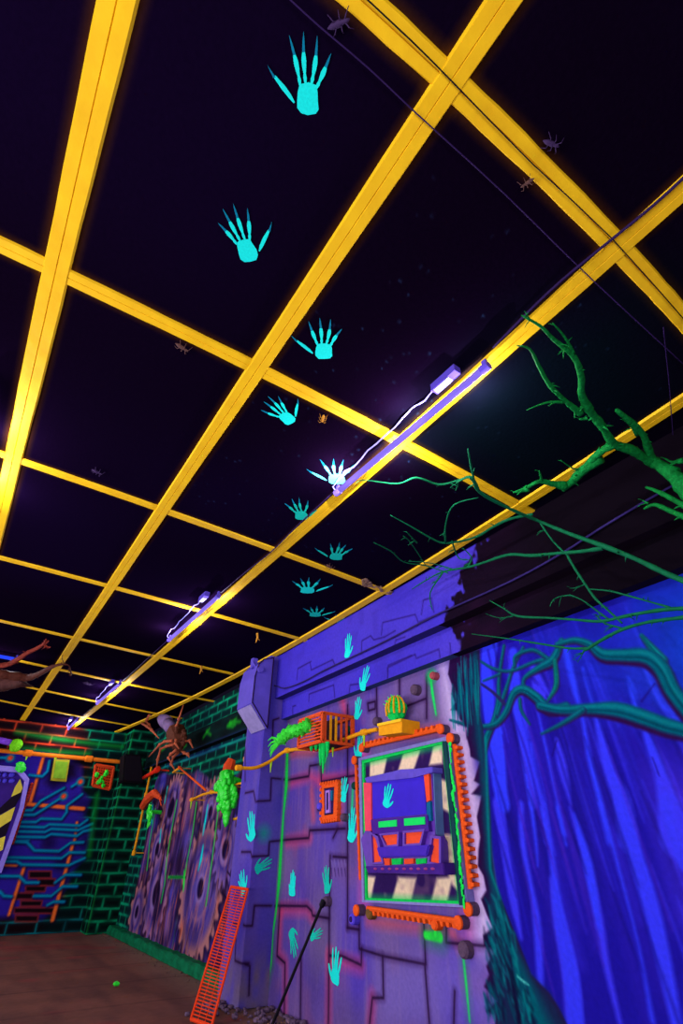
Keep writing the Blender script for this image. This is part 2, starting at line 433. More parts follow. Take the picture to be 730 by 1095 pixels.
# dark trunks, mid trunks at random then the measured streaks
for k in range(46):
    px = R.uniform(520, 800); y0 = R.uniform(560, 760); L = R.uniform(200, 500)
    pts = []
    for j in range(5):
        t = j/4; yy = y0+L*t
        x = 365+(px-365)*(yy+141)/(900+141)+R.uniform(-3, 3)+t*12; pts.append((x, yy, R.uniform(5, 12)))
    rw.line(fm(pts), R.choice([(22, 14, 120), (30, 20, 150), (46, 34, 200), (40, 24, 170)]), soft=0.03, al=.55)
for (o_, s_, P) in [
 ((560,680),4.294,[(330,370,20),(360,500,44),(400,640,60),(450,760,90),(480,945,95)]),
 ((560,680),4.294,[(255,330,10),(270,380,16),(300,560,24),(340,720,27),(390,945,27)]),
 ((560,680),4.294,[(150,480,20),(175,600,50),(215,770,10)]),
 ((560,680),4.294,[(30,500,20),(50,640,30),(90,800,35),(110,945,35)]),
 ((560,680),4.294,[(540,400,20),(590,520,55),(650,680,90),(700,945,150)]),
 ((560,680),4.294,[(190,60,34),(235,250,30),(250,310,12)]),
 ((560,680),4.294,[(480,190,10),(500,260,30),(530,420,12)]),
 ((560,680),4.294,[(560,160,20),(620,300,30),(700,380,20)]),
 ((560,680),4.294,[(60,330,8),(110,560,15),(180,900,15)]),
 ((560,680),4.294,[(270,150,10),(300,260,16),(330,350,10)]),
 ((590,860),4.657,[(350,0,75),(415,250,85),(490,500,90),(560,800,80),(620,1095,60)]),
 ((590,860),4.657,[(240,0,20),(300,200,18),(345,370,15),(430,700,12),(500,1080,25)]),
 ((590,860),4.657,[(90,20,10),(160,250,40),(230,560,50),(270,800,40),(340,1095,25)]),
 ((590,860),4.657,[(20,0,12),(70,200,8)]), ((590,860),4.657,[(0,380,30),(40,600,80),(90,850,100),(110,1095,100)]),
 ((590,860),4.657,[(600,0,110),(652,300,60)]),
 ((480,860),4.5625,[(240,0,70),(270,200,55),(310,450,55),(350,650,20)]),
 ((480,860),4.5625,[(350,0,30),(360,200,35),(400,400,30),(430,600,50),(445,880,40)]),
 ((480,860),4.5625,[(400,0,25),(425,200,15),(432,300,6)]),
 ((480,860),4.5625,[(460,0,30),(500,250,30),(530,500,60),(590,800,90),(620,1072,90)]),
 ((480,860),4.5625,[(530,0,12),(570,150,8)]), ((480,860),4.5625,[(610,50,10),(680,300,50),(730,600,30)]),
 ((470,680),5.615,[(300,60,120),(285,300,100),(330,600,130),(360,900,110),(385,1010,90)]),
 ((470,680),5.615,[(440,100,60),(450,300,90),(500,600,80),(560,1010,60)]),
 ((470,680),5.615,[(560,280,20),(600,360,90),(620,420,30)]),
 ((470,680),5.615,[(560,200,50),(620,300,40),(660,360,10)])]:
    w = R.random()
    fw_(o_[0], o_[1], s_, P, col=(44+12*w, 58-10*w, 250-20*w), soft=0.012)
# thin lines of dark saplings between
for P in [[(290,90,14),(330,300,12),(330,470,14)],[(380,600,8),(420,800,12),(470,1010,14)],[(440,480,10),(520,700,12),(600,1010,16)],[(520,330,8),(600,620,16),(690,1010,20)]]:
    fw_(470, 680, 5.615, P, col=(34, 20, 160), soft=.012, al=.9)
for k in range(60):      # dry strokes over trunks and gaps
    px = R.uniform(525, 790); y0 = R.uniform(620, 980); L = R.uniform(60, 200); pts = []
    for j in range(4):
        yy = y0+L*j/3; pts.append((365+(px-365)*(yy+141)/(900+141)+j*3+R.uniform(-1, 1), yy, [.6, 2.4, 3, .5][j]))
    rw.line(fm(pts), R.choice([(18, 10, 104), (20, 12, 120), (36, 30, 190), (54, 50, 240), (60, 30, 180)]), soft=0.012, al=.6)
q = [RW(*p) for p in [(690,640),(800,560),(860,760),(740,760),(700,720)]]
rw.poly(q, (10, 90, 215), soft=0.2, al=0.55)
q = [RW(*p) for p in [(560,680),(690,640),(720,760),(640,760)]]; rw.poly(q, (22, 60, 215), soft=0.15, al=0.35)
q = [RW(*p) for p in [(700,830),(800,800),(800,960),(730,980)]]; rw.poly(q, (70, 44, 215), soft=0.12, al=0.55)
# painted limbs of the forest
def limb(ox, oy, s, pts, base=TEAL, edge=(40, 10, 66), hi=(12, 140, 142)):
    P = smooth_path(zc(ox, oy, s, pts), 4)
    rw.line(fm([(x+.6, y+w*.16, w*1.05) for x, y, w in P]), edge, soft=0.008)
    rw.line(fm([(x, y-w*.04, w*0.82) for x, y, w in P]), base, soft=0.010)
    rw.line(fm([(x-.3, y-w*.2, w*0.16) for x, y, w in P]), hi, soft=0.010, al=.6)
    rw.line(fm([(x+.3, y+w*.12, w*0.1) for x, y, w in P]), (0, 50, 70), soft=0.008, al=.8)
Z6 = (470, 680, 5.615); Z8 = (560, 680, 4.294)
limb(*Z6, [(250,700,60),(285,600,52),(320,520,42),(350,400,38),(355,250,24),(385,60,20)])
limb(*Z6, [(345,470,30),(400,310,26),(440,190,20),(500,70,16)])
limb(*Z6, [(240,150,9),(330,200,16),(430,210,16),(560,160,20),(640,140,34)])
limb(*Z6, [(260,270,6),(360,230,14)]); limb(*Z6, [(250,290,8),(320,340,12),(390,410,16)], base=(40, 20, 90), hi=(60, 40, 120))
limb(*Z6, [(450,180,18),(455,120,22),(560,85,22),(650,140,26)])
limb(*Z6, [(500,310,30),(510,250,24),(600,190,44),(680,140,60),(730,30,40)])
limb(*Z6, [(690,150,30),(700,260,36),(690,320,30),(640,400,5)], base=(0, 120, 100))
limb(*Z6, [(480,380,22),(490,450,20),(540,530,6)])
limb(*Z6, [(60,505,6),(170,535,22),(260,545,28),(340,525,38),(400,450,46),(440,350,52),(500,320,56),(580,370,66),(640,430,68),(700,440,62),(760,425,60)])
limb(*Z8, [(70,320,42),(170,340,42),(300,335,52),(430,340,78),(560,380,82),(650,412,80),(760,440,72)])
limb(*Z8, [(270,340,30),(180,400,18),(80,450,5)])
limb(*Z8, [(540,0,18),(600,70,40),(640,110,40)], base=(0, 110, 115))
limb(*Z8, [(150,40,22),(230,20,30),(300,40,40),(360,85,58),(450,90,64),(560,95,80),(630,150,86),(680,250,84),(760,350,90)])
for P in [[(150,480,6),(130,550,5)],[(620,640,4),(590,560,3)],[(540,300,8),(600,220,4)]]: fw_(560,680,4.294,P,col=(24,10,110),soft=.006)
# bark of the trunk at the mural's left edge
left = zc(470,680,5.615,[(240,80),(140,100),(60,140),(50,230),(75,300),(70,350),(92,400),(65,445),(110,450),(120,500),(165,545),(160,600),(180,680),(185,725),(240,755),(205,870),(240,890),(190,950),(250,960)]) \
     + zc(480,860,4.5625,[(135,60),(152,160),(143,220),(140,300),(168,350),(182,420),(155,462),(185,540),(215,600),(165,640),(170,690),(230,710),(180,790),(195,830),(170,890),(232,960),(180,1010),(225,1030),(225,1130)])
rightb = zc(480,860,4.5625,[(600,1130),(540,1000),(490,920),(400,830),(350,700),(310,600),(270,500),(230,400),(210,250),(204,120),(200,0)])+zc(470,680,5.615,[(290,900),(262,560),(242,480)])
rw.poly([RW(*p) for p in left+rightb], (38, 12, 62), soft=0.007)
inner = [(x+2.6, y+1.5) for x, y in left[3:]]+[(x-1.2, y) for x, y in rightb]
inner = [(x+3.5, y) for x, y in inner[:len(left)-3]]+inner[len(left)-3:]
rw.poly([RW(*p) for p in inner], (0, 62, 84), soft=0.03, al=0.45)
for k in range(90):      # hair-like strokes on the upper bark
    x = R.uniform(482, 512); y = R.uniform(698, 745); L = R.uniform(15, 50)
    rw.line(fm([(x, y, .5), (x+.8, y+L*.5, 1.6), (x+1.4+R.uniform(-1, 2), y+L, .4)]), R.choice([(0, 120, 130), (0, 92, 115), (10, 150, 150), (30, 10, 55), (0, 70, 95)]), soft=0.006, al=.75)
rw.line(fm([(508,700,6),(510,760,5),(514,800,5),(519,860,5),(523,920,6),(529,960,7),(542,1010,14),(556,1040,18),(580,1100,30)]), (0, 84, 100), soft=0.03, al=.75)
rw.line(fm([(519,790,4),(521,860,4),(524,930,3),(534,960,4)]), (0, 130, 130), soft=0.01, al=.7)
for k in range(110):
    t = R.random(); x = 522+t*38+R.uniform(-8, 12); y = 965+t*120+R.uniform(-15, 15)
    rw.line(fm([(x, y, 1), (x+R.uniform(2, 6), y+R.uniform(6, 16), 3), (x+R.uniform(4, 9), y+R.uniform(18, 30), .8)]),
            R.choice([(0, 100, 112), (0, 60, 80), (8, 132, 135), (20, 20, 62), (0, 78, 95), (10, 8, 40), (0, 110, 120)]), soft=0.012, al=.75)
for k in range(60):
    x = R.uniform(517, 536); y = R.uniform(985, 1080)
    rw.line(fm([(x, y, 1), (x+R.uniform(1, 4), y+8, 3), (x+R.uniform(3, 8), y+R.uniform(14, 22), .8)]), R.choice([(0, 96, 108), (0, 66, 86), (6, 120, 126), (16, 12, 50)]), soft=0.012, al=.7)
rw.line(fm([(530,1000,2),(545,1040,3),(556,1095,4)]), (14, 8, 44), soft=0.012, al=.9)
rw.line(fm([(553,1044,1.2),(560,1050,2),(565,1053,.6)]), (90, 220, 205), soft=0.006, al=.9)
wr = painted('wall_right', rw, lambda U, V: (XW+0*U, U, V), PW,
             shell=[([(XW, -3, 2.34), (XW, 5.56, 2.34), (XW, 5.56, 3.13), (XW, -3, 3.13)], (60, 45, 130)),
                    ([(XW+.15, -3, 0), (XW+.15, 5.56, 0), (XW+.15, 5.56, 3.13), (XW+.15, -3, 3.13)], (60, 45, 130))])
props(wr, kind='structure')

# ---- two stepped beams under the ceiling
def beamcanvas(v0, v1, x, seed, edge):
    c = Canvas(rng(-3.0, 0.3, 0.2, 0.012, 5.3), rng(v0, 0.009, v1), (66, 52, 196))
    c.put(None, vnoise(c.U, c.V, 0.5, 0.2, seed)*0.7-0.2, (88, 70, 200))
    c.put(None, (vnoise(c.U, c.V, 0.1, 0.1, seed+1)-0.55)*0.8, (60, 44, 160))
    # unpainted dark part with a ragged brush edge
    w = np.clip((edge(c.V)+0.22*(vnoise(c.U, c.V, 0.03, 0.05, seed+2)-.5)+0.26*(vnoise(c.U, c.V, 0.1, 0.10, seed+5)-.5)-c.U)/0.05, 0, 1)
    c.put(None, w, (20, 8, 26)); c.put(None, w*np.clip(vnoise(c.U, c.V, 0.2, 0.15, seed+3)-.4, 0, 1)*.9, (44, 12, 46))
    c.put(None, w*np.clip((2.1-c.U)/0.6, 0, 1)*.9, (10, 5, 13))
    return c
b1 = beamcanvas(2.54, CEIL, 2.62, 31, lambda V: 2.55-(V-2.55)*1.0)
for P in [[(170,260),(175,205),(240,170)],[(235,175),(240,212),(345,162),(355,185)],[(485,130),(487,70),(530,45),(545,65),(600,50),(650,20)]]:
    b1.line(RWw([(x, y, 1.2) for x, y in zc(280,670,4.5625,P)], 2.62), (38, 20, 95), soft=0.007)
for P in [[(35,360),(40,300),(200,260),(215,300),(330,250)],[(230,260),(240,190),(280,180),(290,250)],[(180,400),(185,370),(240,360)],[(100,410),(105,385),(150,370)]]:
    b1.line(RWw([(x, y, 1.1) for x, y in zc(400,600,4.5625,P)], 2.62), (38, 20, 95), soft=0.007)
b2 = beamcanvas(2.33, 2.545, 2.72, 51, lambda V: 2.60-(V-2.33)*0.3)
for P in [[(228,365),(230,330),(350,285),(355,345)],[(425,330),(430,285),(470,280)],[(613,250),(615,190),(730,140)],[(150,440),(150,390),(165,385)]]:
    b2.line(RWw([(x, y, 1.2) for x, y in zc(280,670,4.5625,P)], 2.72), (38, 20, 95), soft=0.007)
for P in [[(65,570),(65,520),(200,455),(205,475),(315,430),(320,470)],[(370,400),(372,450)]]:
    b2.line(RWw([(x, y, 1.1) for x, y in zc(400,600,4.5625,P)], 2.72), (38, 20, 95), soft=0.007)
# teal overspray at the underside corners
def under(x0, x1, z, c):
    return []
o = painted('trim_30', b1, lambda U, V: (2.62+0*U, U, V), PW,
  shell=[([(2.62, -3, 2.54), (2.62, 2.6, 2.54), (XW+.05, 2.6, 2.54), (XW+.05, -3, 2.54)], (22, 10, 26)),
         ([(2.62, 2.6, 2.54), (2.62, 5.3, 2.54), (XW+.05, 5.3, 2.54), (XW+.05, 2.6, 2.54)], (46, 40, 110)),
         ([(2.62, 5.3, 2.54), (2.62, 5.3, CEIL), (XW, 5.3, CEIL), (XW, 5.3, 2.54)], (60, 50, 160))]); props(o, kind='structure')
o = painted('trim_31', b2, lambda U, V: (2.72+0*U, U, V), PW,
  shell=[([(2.72, -3, 2.33), (2.72, 2.6, 2.33), (XW+.05, 2.6, 2.33), (XW+.05, -3, 2.33)], (20, 12, 36)),
         ([(2.72, 2.6, 2.33), (2.72, 5.3, 2.33), (XW+.05, 5.3, 2.33), (XW+.05, 2.6, 2.33)], (50, 66, 120)),
         ([(2.72, 5.3, 2.33), (2.72, 5.3, 2.545), (XW, 5.3, 2.545), (XW, 5.3, 2.33)], (60, 50, 160))]); props(o, kind='structure')

# ---- pillar between the plates and the gear mural
PX, PY0, PY1 = 2.52, 5.30, 5.75
pc = Canvas(rng(0, 0.008, (XW-PX)+(PY1-PY0)), rng(0, 0.009, CEIL), (84, 70, 178))   # u: 0..0.45 left face, then near face
K = PY1-PY0
pc.put(None, vnoise(pc.U, pc.V, 0.09, 0.5, 71)*0.9-0.25, (112, 88, 170))
pc.put(None, (vnoise(pc.U, pc.V, 0.25, 0.3, 72)-0.5)*1.2, (66, 50, 170))
pc.put(None, np.clip((0.5-pc.V)/0.3, 0, 1)*vnoise(pc.U, pc.V, 0.06, 0.1, 73)*.8, (120, 100, 110))
def PF(lst):       # left face by photo position
    out = []
    for t in lst:
        p = atx(t[0], t[1], PX); out.append((PY1-p.y, p.z, 0.02))
    return out
def PN(lst):       # near face
    out = []
    for t in lst:
        p = aty(t[0], t[1], PY0); out.append((K+(p.x-PX), p.z, 0.02))
    return out
for P in [[(262,848),(271,846),(273,857)],[(258,911),(268,911),(269,916)],[(249,988),(256,988)],[(262,800),(262,835)],[(253,991),(251,1027),(262,1032)],[(246,950),(240,1000)]]:
    pc.line(PF(P), (60, 30, 80), soft=0.02, al=.6); pc.line([(a, b, .012) for a, b, c in PF(P)], DK, soft=0.006)
for P in [[(273,857),(289,856),(290,832),(300,833)],[(269,916),(287,915),(288,900),(298,899)],[(257.5,990),(269.6,990),(272,968.5),(290,968.5)],[(262,1031),(267,1033),(266,1064)],[(291,795),(292,770),(298,768)]]:
    pc.line(PN(P), (60, 30, 80), soft=0.02, al=.6); pc.line([(a, b, .012) for a, b, c in PN(P)], DK, soft=0.006)
p_ = PN([(282,891)])[0]; pc.disc((p_[0], p_[1]), 0.06, (40, 150, 150), soft=0.05, al=.9)
def pillar3(U, V):
    X = np.where(U <= K, PX, PX+(U-K)); Y = np.where(U <= K, PY1-U, PY0); return X, Y, V
o = painted('trim_32', pc, pillar3, PW, shell=[([(PX, PY1, 0), (XW, PY1, 0), (XW, PY1, CEIL), (PX, PY1, CEIL)], (50, 35, 90))])
props(o, kind='structure')

# ================================================================== GEAR WALL (brick with gear mural)
def bricks(cv, w_, h_, colfn, darkfn, mw=0.028):
    U, V = cv.U, cv.V
    row = np.floor(V/h_); off = (row % 2)*0.5*w_
    wob = 0.012*(vnoise(U, V, 0.2, 0.2, 9)-.5)
    dv = np.abs(((V+wob)/h_) % 1.0-0.0); dv = np.minimum(dv, 1-dv)*h_
    du = ((U+off+wob)/w_) % 1.0; du = np.minimum(du, 1-du)*w_
    d = np.minimum(du, dv)
    dark = darkfn(U, V); c = colfn(U, V)
    a = np.clip(1-(d-mw*0.3)/(mw*0.7), 0, 1)*(0.45+0.8*vnoise(U, V, 0.15, 0.15, 10))
    halo = np.clip(1-d/(mw*2.6), 0, 1)*0.28
    a = np.clip(np.maximum(a, halo), 0, 1)[..., None]
    cv.A[:] = dark*(1-a)+c*a
gw = Canvas(rng(5.55, 0.012, 8, 0.016, 11.2), rng(0, 0.011, CEIL), (0, 0, 0))
T = lambda *c: np.array(c, float)
bricks(gw, 0.36, 0.128, lambda U, V: T(10, 150, 110)+0*U[..., None]+(vnoise(U, V, 0.5, 0.3, 20)[..., None]-.5)*T(0, 80, 30),
       lambda U, V: T(8, 26, 34)+0*U[..., None])
w = np.clip((2.36-gw.V)/0.02, 0, 1)*np.clip((gw.V-2.27)/0.02, 0, 1); gw.put(None, w*.4*vnoise(gw.U, gw.V, .5, .3, 19), (50, 60, 200))
# gear board area
GW = lambda px, py: RW(px, py)
board = [(166,838),(171,826),(192,832),(212,824),(226,836),(244,838),(262,822),(275,900),(262,1110),(230,1064),(160,1016),(136,1000),(150,930)]
board = [GW(*p) for p in board]; nb = lambda U, V: 1.0
gw.poly(board, (52, 30, 84), soft=0.03)
mb = lambda th, seed, su, sv, g=2.5: (lambda U, V: np.clip((vnoise(U, V, su, sv, seed)-th)*g, 0, 1))
for col, seed, su, sv, th, al in [((150, 90, 130), 1, .10, .55, .45, .9), ((96, 74, 168), 2, .25, .4, .4, .9), ((24, 10, 36), 3, .12, .5, .58, .9), ((200, 110, 90), 4, .06, .35, .66, .8),
                                  ((60, 60, 190), 5, .3, .3, .6, .9), ((30, 120, 130), 6, .08, .4, .72, .8)]:
    gw.poly(board, col, soft=0.04, al=al, mod=mb(th, seed+100, su, sv))
def gear(px, py, rad, teeth, hub, body=(84, 64, 144), rim=(172, 112, 116), tl=0.09):
    c = GW(px, py); n = teeth*4; pts = []
    for i in range(n):
        a = 2*math.pi*i/n; r = rad+(tl if i % 4 in (1, 2) else 0)*R.uniform(.8, 1.1); pts.append((c[0]+r*math.cos(a), c[1]+r*math.sin(a)))
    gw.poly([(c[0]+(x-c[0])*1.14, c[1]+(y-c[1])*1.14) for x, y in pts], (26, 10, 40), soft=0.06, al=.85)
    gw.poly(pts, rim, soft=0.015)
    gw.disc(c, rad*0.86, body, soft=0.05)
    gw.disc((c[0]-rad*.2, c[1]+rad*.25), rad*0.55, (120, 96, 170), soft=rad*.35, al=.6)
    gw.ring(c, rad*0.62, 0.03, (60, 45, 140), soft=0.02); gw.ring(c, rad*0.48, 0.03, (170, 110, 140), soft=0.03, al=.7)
    gw.disc(c, hub*1.5, (140, 110, 180), soft=0.03); gw.disc(c, hub, (24, 10, 46), soft=0.02)
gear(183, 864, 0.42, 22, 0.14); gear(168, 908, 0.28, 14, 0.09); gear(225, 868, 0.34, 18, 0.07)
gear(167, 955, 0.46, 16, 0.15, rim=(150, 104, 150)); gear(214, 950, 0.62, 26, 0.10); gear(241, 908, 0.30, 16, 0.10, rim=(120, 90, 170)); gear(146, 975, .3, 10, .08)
for col, seed, su, sv, th, al in [((30, 12, 46), 11, .10, .45, .55, .85), ((176, 104, 110), 12, .05, .4, .66, .7), ((70, 60, 170), 13, .2, .35, .62, .6), ((235, 96, 60), 14, .05, .3, .78, .8), ((40, 20, 60), 15, .3, .3, .6, .5)]:
    gw.poly(board, col, soft=0.04, al=al, mod=mb(th, seed+200, su, sv))
for k in range(190):      # scratchy dry-brush strokes
    px = R.uniform(150, 262); py = R.uniform(838, 1010); L = R.uniform(10, 28)
    if px < 150+(1000-py)*.1: continue
    gw.line(RWw([(px, py, .6), (px-.1*L, py+L*.5, R.uniform(1, 2.6)), (px-.22*L, py+L, .5)]),
            R.choice([(214, 130, 110), (120, 90, 170), (30, 12, 44), (240, 110, 60), (50, 40, 170), (170, 120, 160), (30, 12, 44)]), soft=0.012, al=.65)
for P in [[(222,862,3),(219,880,5),(217,892,2)],[(217,905,3),(215,918,6),(212,930,2)],[(172,888,3),(171,900,3)],[(163,862,4),(162,880,3)],[(179,842,3),(176,858,3)]]:
    gw.line(RWw(P), (10, 225, 225), soft=0.02)
for P in [[(166,865),(160,900),(157,930)],[(189,856),(183,890),(178,920),(176,945),(172,965)],[(210,858),(206,890),(200,920),(197,940)],[(233,868),(229,900),(224,940),(220,968)],[(180,938),(197,938)]]:
    gw.line(RWw([(x, y, 2.2) for x, y in P]), (25, 225, 60), soft=0.012, al=.95)
    gw.line(RWw([(x+1.5, y, 1.2) for x, y in P]), (8, 40, 26), soft=0.01, al=.7)
gw.line(RWw([(197,932,3),(196.5,945,5),(196,952,2)]), (25, 240, 70), soft=0.02)
gw.poly([GW(*p) for p in [(262,860),(275,860),(262,1110),(240,1090),(250,950)]], (84, 66, 180), soft=0.06, al=.85)
for P in [[(243,932),(249,940)],[(238,955),(243,962)],[(234,975),(240,982)],[(231,995),(237,1003)]]: gw.line(RWw([(x, y, 1.6) for x, y in P]), (22, 8, 40), soft=0.01)
o = painted('wall_right_far', gw, lambda U, V: (XW+0*U, U, V), PW, shell=[([(XW+.15, 5.55, 0), (XW+.15, 11.2, 0), (XW+.15, 11.2, 3.1), (XW+.15, 5.55, 3.1)], (20, 20, 30))])
props(o, kind='structure')
# ledge beam over the gears and painted kerb on the floor
lb = Canvas(rng(5.55, 0.02, 10.7), rng(2.36, 0.01, 2.64), (10, 18, 22))
lb.put(None, vnoise(lb.U, lb.V, 0.3, 0.05, 81)*.5, (14, 60, 54))
for k in range(9):
    u = R.uniform(6, 9.6); lb.line([(u, 2.5+R.uniform(-.05, .08), .02), (u+.2, 2.5+R.uniform(-.05, .08), .05)], (30, 200, 40), soft=.03, al=.8)
lb.line([(5.55, 2.37, .02), (10.7, 2.37, .02)], (50, 60, 170), soft=.02, al=.35)
o = painted('trim_33', lb, lambda U, V: (2.70+0*U, U, V), PW, shell=[([(2.70, 5.55, 2.36), (2.70, 10.7, 2.36), (XW+.05, 10.7, 2.36), (XW+.05, 5.55, 2.36)], (8, 12, 20)),
   ([(2.70, 5.55, 2.64), (2.70, 10.7, 2.64), (XW+.05, 10.7, 2.64), (XW+.05, 5.55, 2.64)], (8, 12, 20)), ([(2.70, 10.7, 2.36), (2.70, 10.7, 2.64), (XW, 10.7, 2.64), (XW, 10.7, 2.36)], (8, 12, 20))])
props(o, kind='structure')
bm = bmesh.new(); n = 60; prof = [(2.67, 0), (2.665, .05), (2.68, .085), (2.70, .10), (2.86, .10)]
rows_ = []
for i in range(n+1):
    y = 5.45+(11.2-5.45)*i/n
    rows_.append([bm.verts.new((x+R.uniform(-.006, .006), y, max(0, z+R.uniform(-.008, .008) if z else 0))) for x, z in prof])
for a, b in zip(rows_, rows_[1:]):
    for k in range(len(prof)-1): bm.faces.new((a[k], a[k+1], b[k+1], b[k]))
o = link('trim_34', bm, mat('green_kerb_paint', (4, 104, 66), vary=.75, scale=9)); props(o, kind='structure')

# ================================================================== BACK WALL
def BW(px, py): p = aty(px, py, YB); return (p.x, p.z)
def BWw(lst, k=1.0):
    out = []
    for t in lst:
        p, w = pxw(t[0], t[1], t[2] if len(t) > 2 else 2, y=YB); out.append((p.x, p.z, w*k))
    return out
bw = Canvas(rng(-5, .5, -1.6, 0.015, 2.4), rng(0, 0.012, CEIL), (0, 0, 0))
gx = lambda V: 1.55+(V-1.5)*-0.05
def bcol(U, V):
    t = np.clip((U-1.75+(vnoise(U, V, .3, .3, 33)-.5)*.5+(V-1.5)*.12)/0.25, 0, 1)[..., None]
    c = T(205, 62, 34)*(1-t)+T(8, 140, 100)*t
    low = np.clip((0.35-V)/.2, 0, 1)[..., None]*np.clip((U-.4)/.6, 0, 1)[..., None]; return c*(1-low)+T(14, 120, 130)*low
bricks(bw, 0.42, 0.158, lambda U, V: bcol(U, V)*.9, lambda U, V: T(20, 7, 14)+0*U[..., None]-np.clip((U-1.6)/.3, 0, 1)[..., None]*T(16, -14, -10), mw=.021)
circ = zc(0,770,7.3,[(-60,230),(140,240),(300,250),(560,300),(640,370),(640,560),(700,620),(660,740),(690,800),(720,860),(690,949)])+zc(0,900,7.3,[(650,130),(560,250),(520,350),(430,480),(390,560),(330,600),(70,590),(-60,600)])
bw.poly([BW(*p) for p in circ], (44, 28, 150), soft=0.05, mod=lambda U, V: .75+.5*vnoise(U, V, .4, .4, 44))
bw.poly([BW(*p) for p in circ], (22, 10, 60), soft=0.05, al=.8, mod=mb(.55, 145, .3, .3))
bw.poly([BW(*p) for p in zc(0,770,7.3,[(380,300),(600,330),(600,440),(420,520),(360,480)])], (20, 8, 34), soft=.08, al=.9)
# brick islands left inside the circuit
for P in [[(225,230),(400,230),(400,285),(225,285)],[(300,290),(430,290),(420,345),(300,345)],[(200,345),(360,345),(350,390),(200,390)],[(110,400),(260,400),(250,450),(110,450)],[(160,460),(330,460),(320,505),(160,505)],[(110,515),(430,515),(420,560),(110,560)],[(120,575),(300,575),(290,625),(120,625)]]:
    Q = zc(0,900,7.3,P); bw.poly([BW(*p) for p in Q], (22, 8, 16), soft=.02); bw.line(BWw([(x, y, 1.0) for x, y in Q+[Q[0]]]), (176, 46, 40), soft=.014, al=.85)
oc = (246, 110, 44)
for P in [[(335,300,22),(235,640,24)],[(600,800,18),(580,949,20)],[(200,655,24),(650,692,26)]]:
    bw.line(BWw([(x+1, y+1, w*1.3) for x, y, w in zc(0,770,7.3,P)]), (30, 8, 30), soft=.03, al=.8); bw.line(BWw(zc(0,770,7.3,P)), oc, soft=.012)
for P in [[(570,10,22),(410,610,28)],[(190,190,22),(70,570,20)],[(30,182,16),(130,186,16)]]:
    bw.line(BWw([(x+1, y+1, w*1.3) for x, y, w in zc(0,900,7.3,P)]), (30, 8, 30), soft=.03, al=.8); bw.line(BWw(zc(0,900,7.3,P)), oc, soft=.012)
tl_ = [((0,770),[[(0,295),(80,295)],[(230,430),(330,440),(370,400),(385,320)],[(180,705),(250,705),(320,630),(500,530)],[(165,740),(270,740),(320,710),(470,610)],
  [(150,797),(280,797),(320,770),(480,775),(520,720),(520,670),(640,580)],[(150,832),(345,838),(385,815),(620,825),(680,780)],[(130,870),(350,875),(400,850),(610,860),(720,810)],
  [(110,912),(350,915),(400,890),(600,905),(650,870),(715,855)],[(110,945),(220,945)],[(560,520),(620,480)]]),
 ((0,900),[[(90,0),(210,5),(270,70),(460,75),(550,10),(650,5)],[(60,125),(480,130),(540,85),(660,85)],[(40,155),(130,155),(170,180),(540,185),(590,160),(660,130)],
  [(0,270),(150,270),(200,320),(300,320)],[(430,320),(510,260),(630,260)],[(265,425),(400,425),(490,350),(600,350)],[(0,390),(30,425),(90,430)],[(370,495),(420,470),(500,470)]])]
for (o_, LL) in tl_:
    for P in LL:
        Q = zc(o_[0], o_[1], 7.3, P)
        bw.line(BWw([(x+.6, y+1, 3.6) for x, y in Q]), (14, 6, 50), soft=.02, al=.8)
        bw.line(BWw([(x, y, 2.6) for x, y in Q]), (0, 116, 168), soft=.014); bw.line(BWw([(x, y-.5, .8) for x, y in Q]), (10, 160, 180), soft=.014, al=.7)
for px, py in [(68,851.5),(11,810.5),(86,836)]: bw.disc(BW(px, py), .07, (0, 120, 150), soft=.02); bw.disc(BW(px, py), .04, (240, 70, 40), soft=.02)
for P in [[(18,783),(60,790),(90,794),(135,799)],[(25,800),(60,804),(95,806)],[(104,850),(98,890),(95,915)],[(124,850),(118,880),(112,915),(108,930)],[(137,785),(135,805)]]:
    bw.line(BWw([(x, y, 3.4) for x, y in P]), (14, 160, 50), soft=.05, al=.75)
o = painted('wall_back', bw, lambda U, V: (U, YB+0*U, V), PW, shell=[([(-5, YB+.15, 0), (2.95, YB+.15, 0), (2.95, YB+.15, 3.1), (-5, YB+.15, 3.1)], (15, 8, 15))])
props(o, kind='structure')
# corner pier
CX0, CY0 = 2.36, 10.75
kc = Canvas(rng(0, 0.012, 0.45+0.45), rng(0, 0.011, CEIL), (0, 0, 0))
bricks(kc, 0.30, 0.158, lambda U, V: T(8, 140, 92)+0*U[..., None], lambda U, V: T(4, 18, 18)+0*U[..., None])
kc.line([(.45, 0, .02), (.45, 3, .02)], (20, 150, 50), soft=.03, al=.7)
o = painted('wall_corner', kc, lambda U, V: (np.where(U <= .45, CX0, CX0+U-.45), np.where(U <= .45, YB-U, CY0), V), PW); props(o, kind='structure')

# unseen sides of the room, floor
dkm = mat('dark_wall_paint', (24, 14, 40), vary=.4, scale=3)
bm = bmesh.new(); box(bm, (-5.1, -3, 0), (-5, YB, CEIL)); props(link('wall_left', bm, dkm), kind='structure')
bm = bmesh.new(); box(bm, (-5, -3.1, 0), (2.95, -3, CEIL)); props(link('wall_front', bm, dkm), kind='structure')
fc = Canvas(rng(-5, .3, -1, 0.03, 3.0), rng(-3, .3, 3.5, 0.03, YB), (116, 74, 66))
fc.put(None, vnoise(fc.U, fc.V, .8, .25, 91)*.8-.2, (140, 88, 76)); fc.put(None, vnoise(fc.U, fc.V, .12, .5, 92)*.7-.2, (80, 52, 54))
fc.put(None, np.clip((fc.U-2.2)/.5, 0, 1)*.7, (140, 118, 106)); fc.put(None, (vnoise(fc.U, fc.V, .3, .3, 93)-.7)*2, (150, 60, 62))
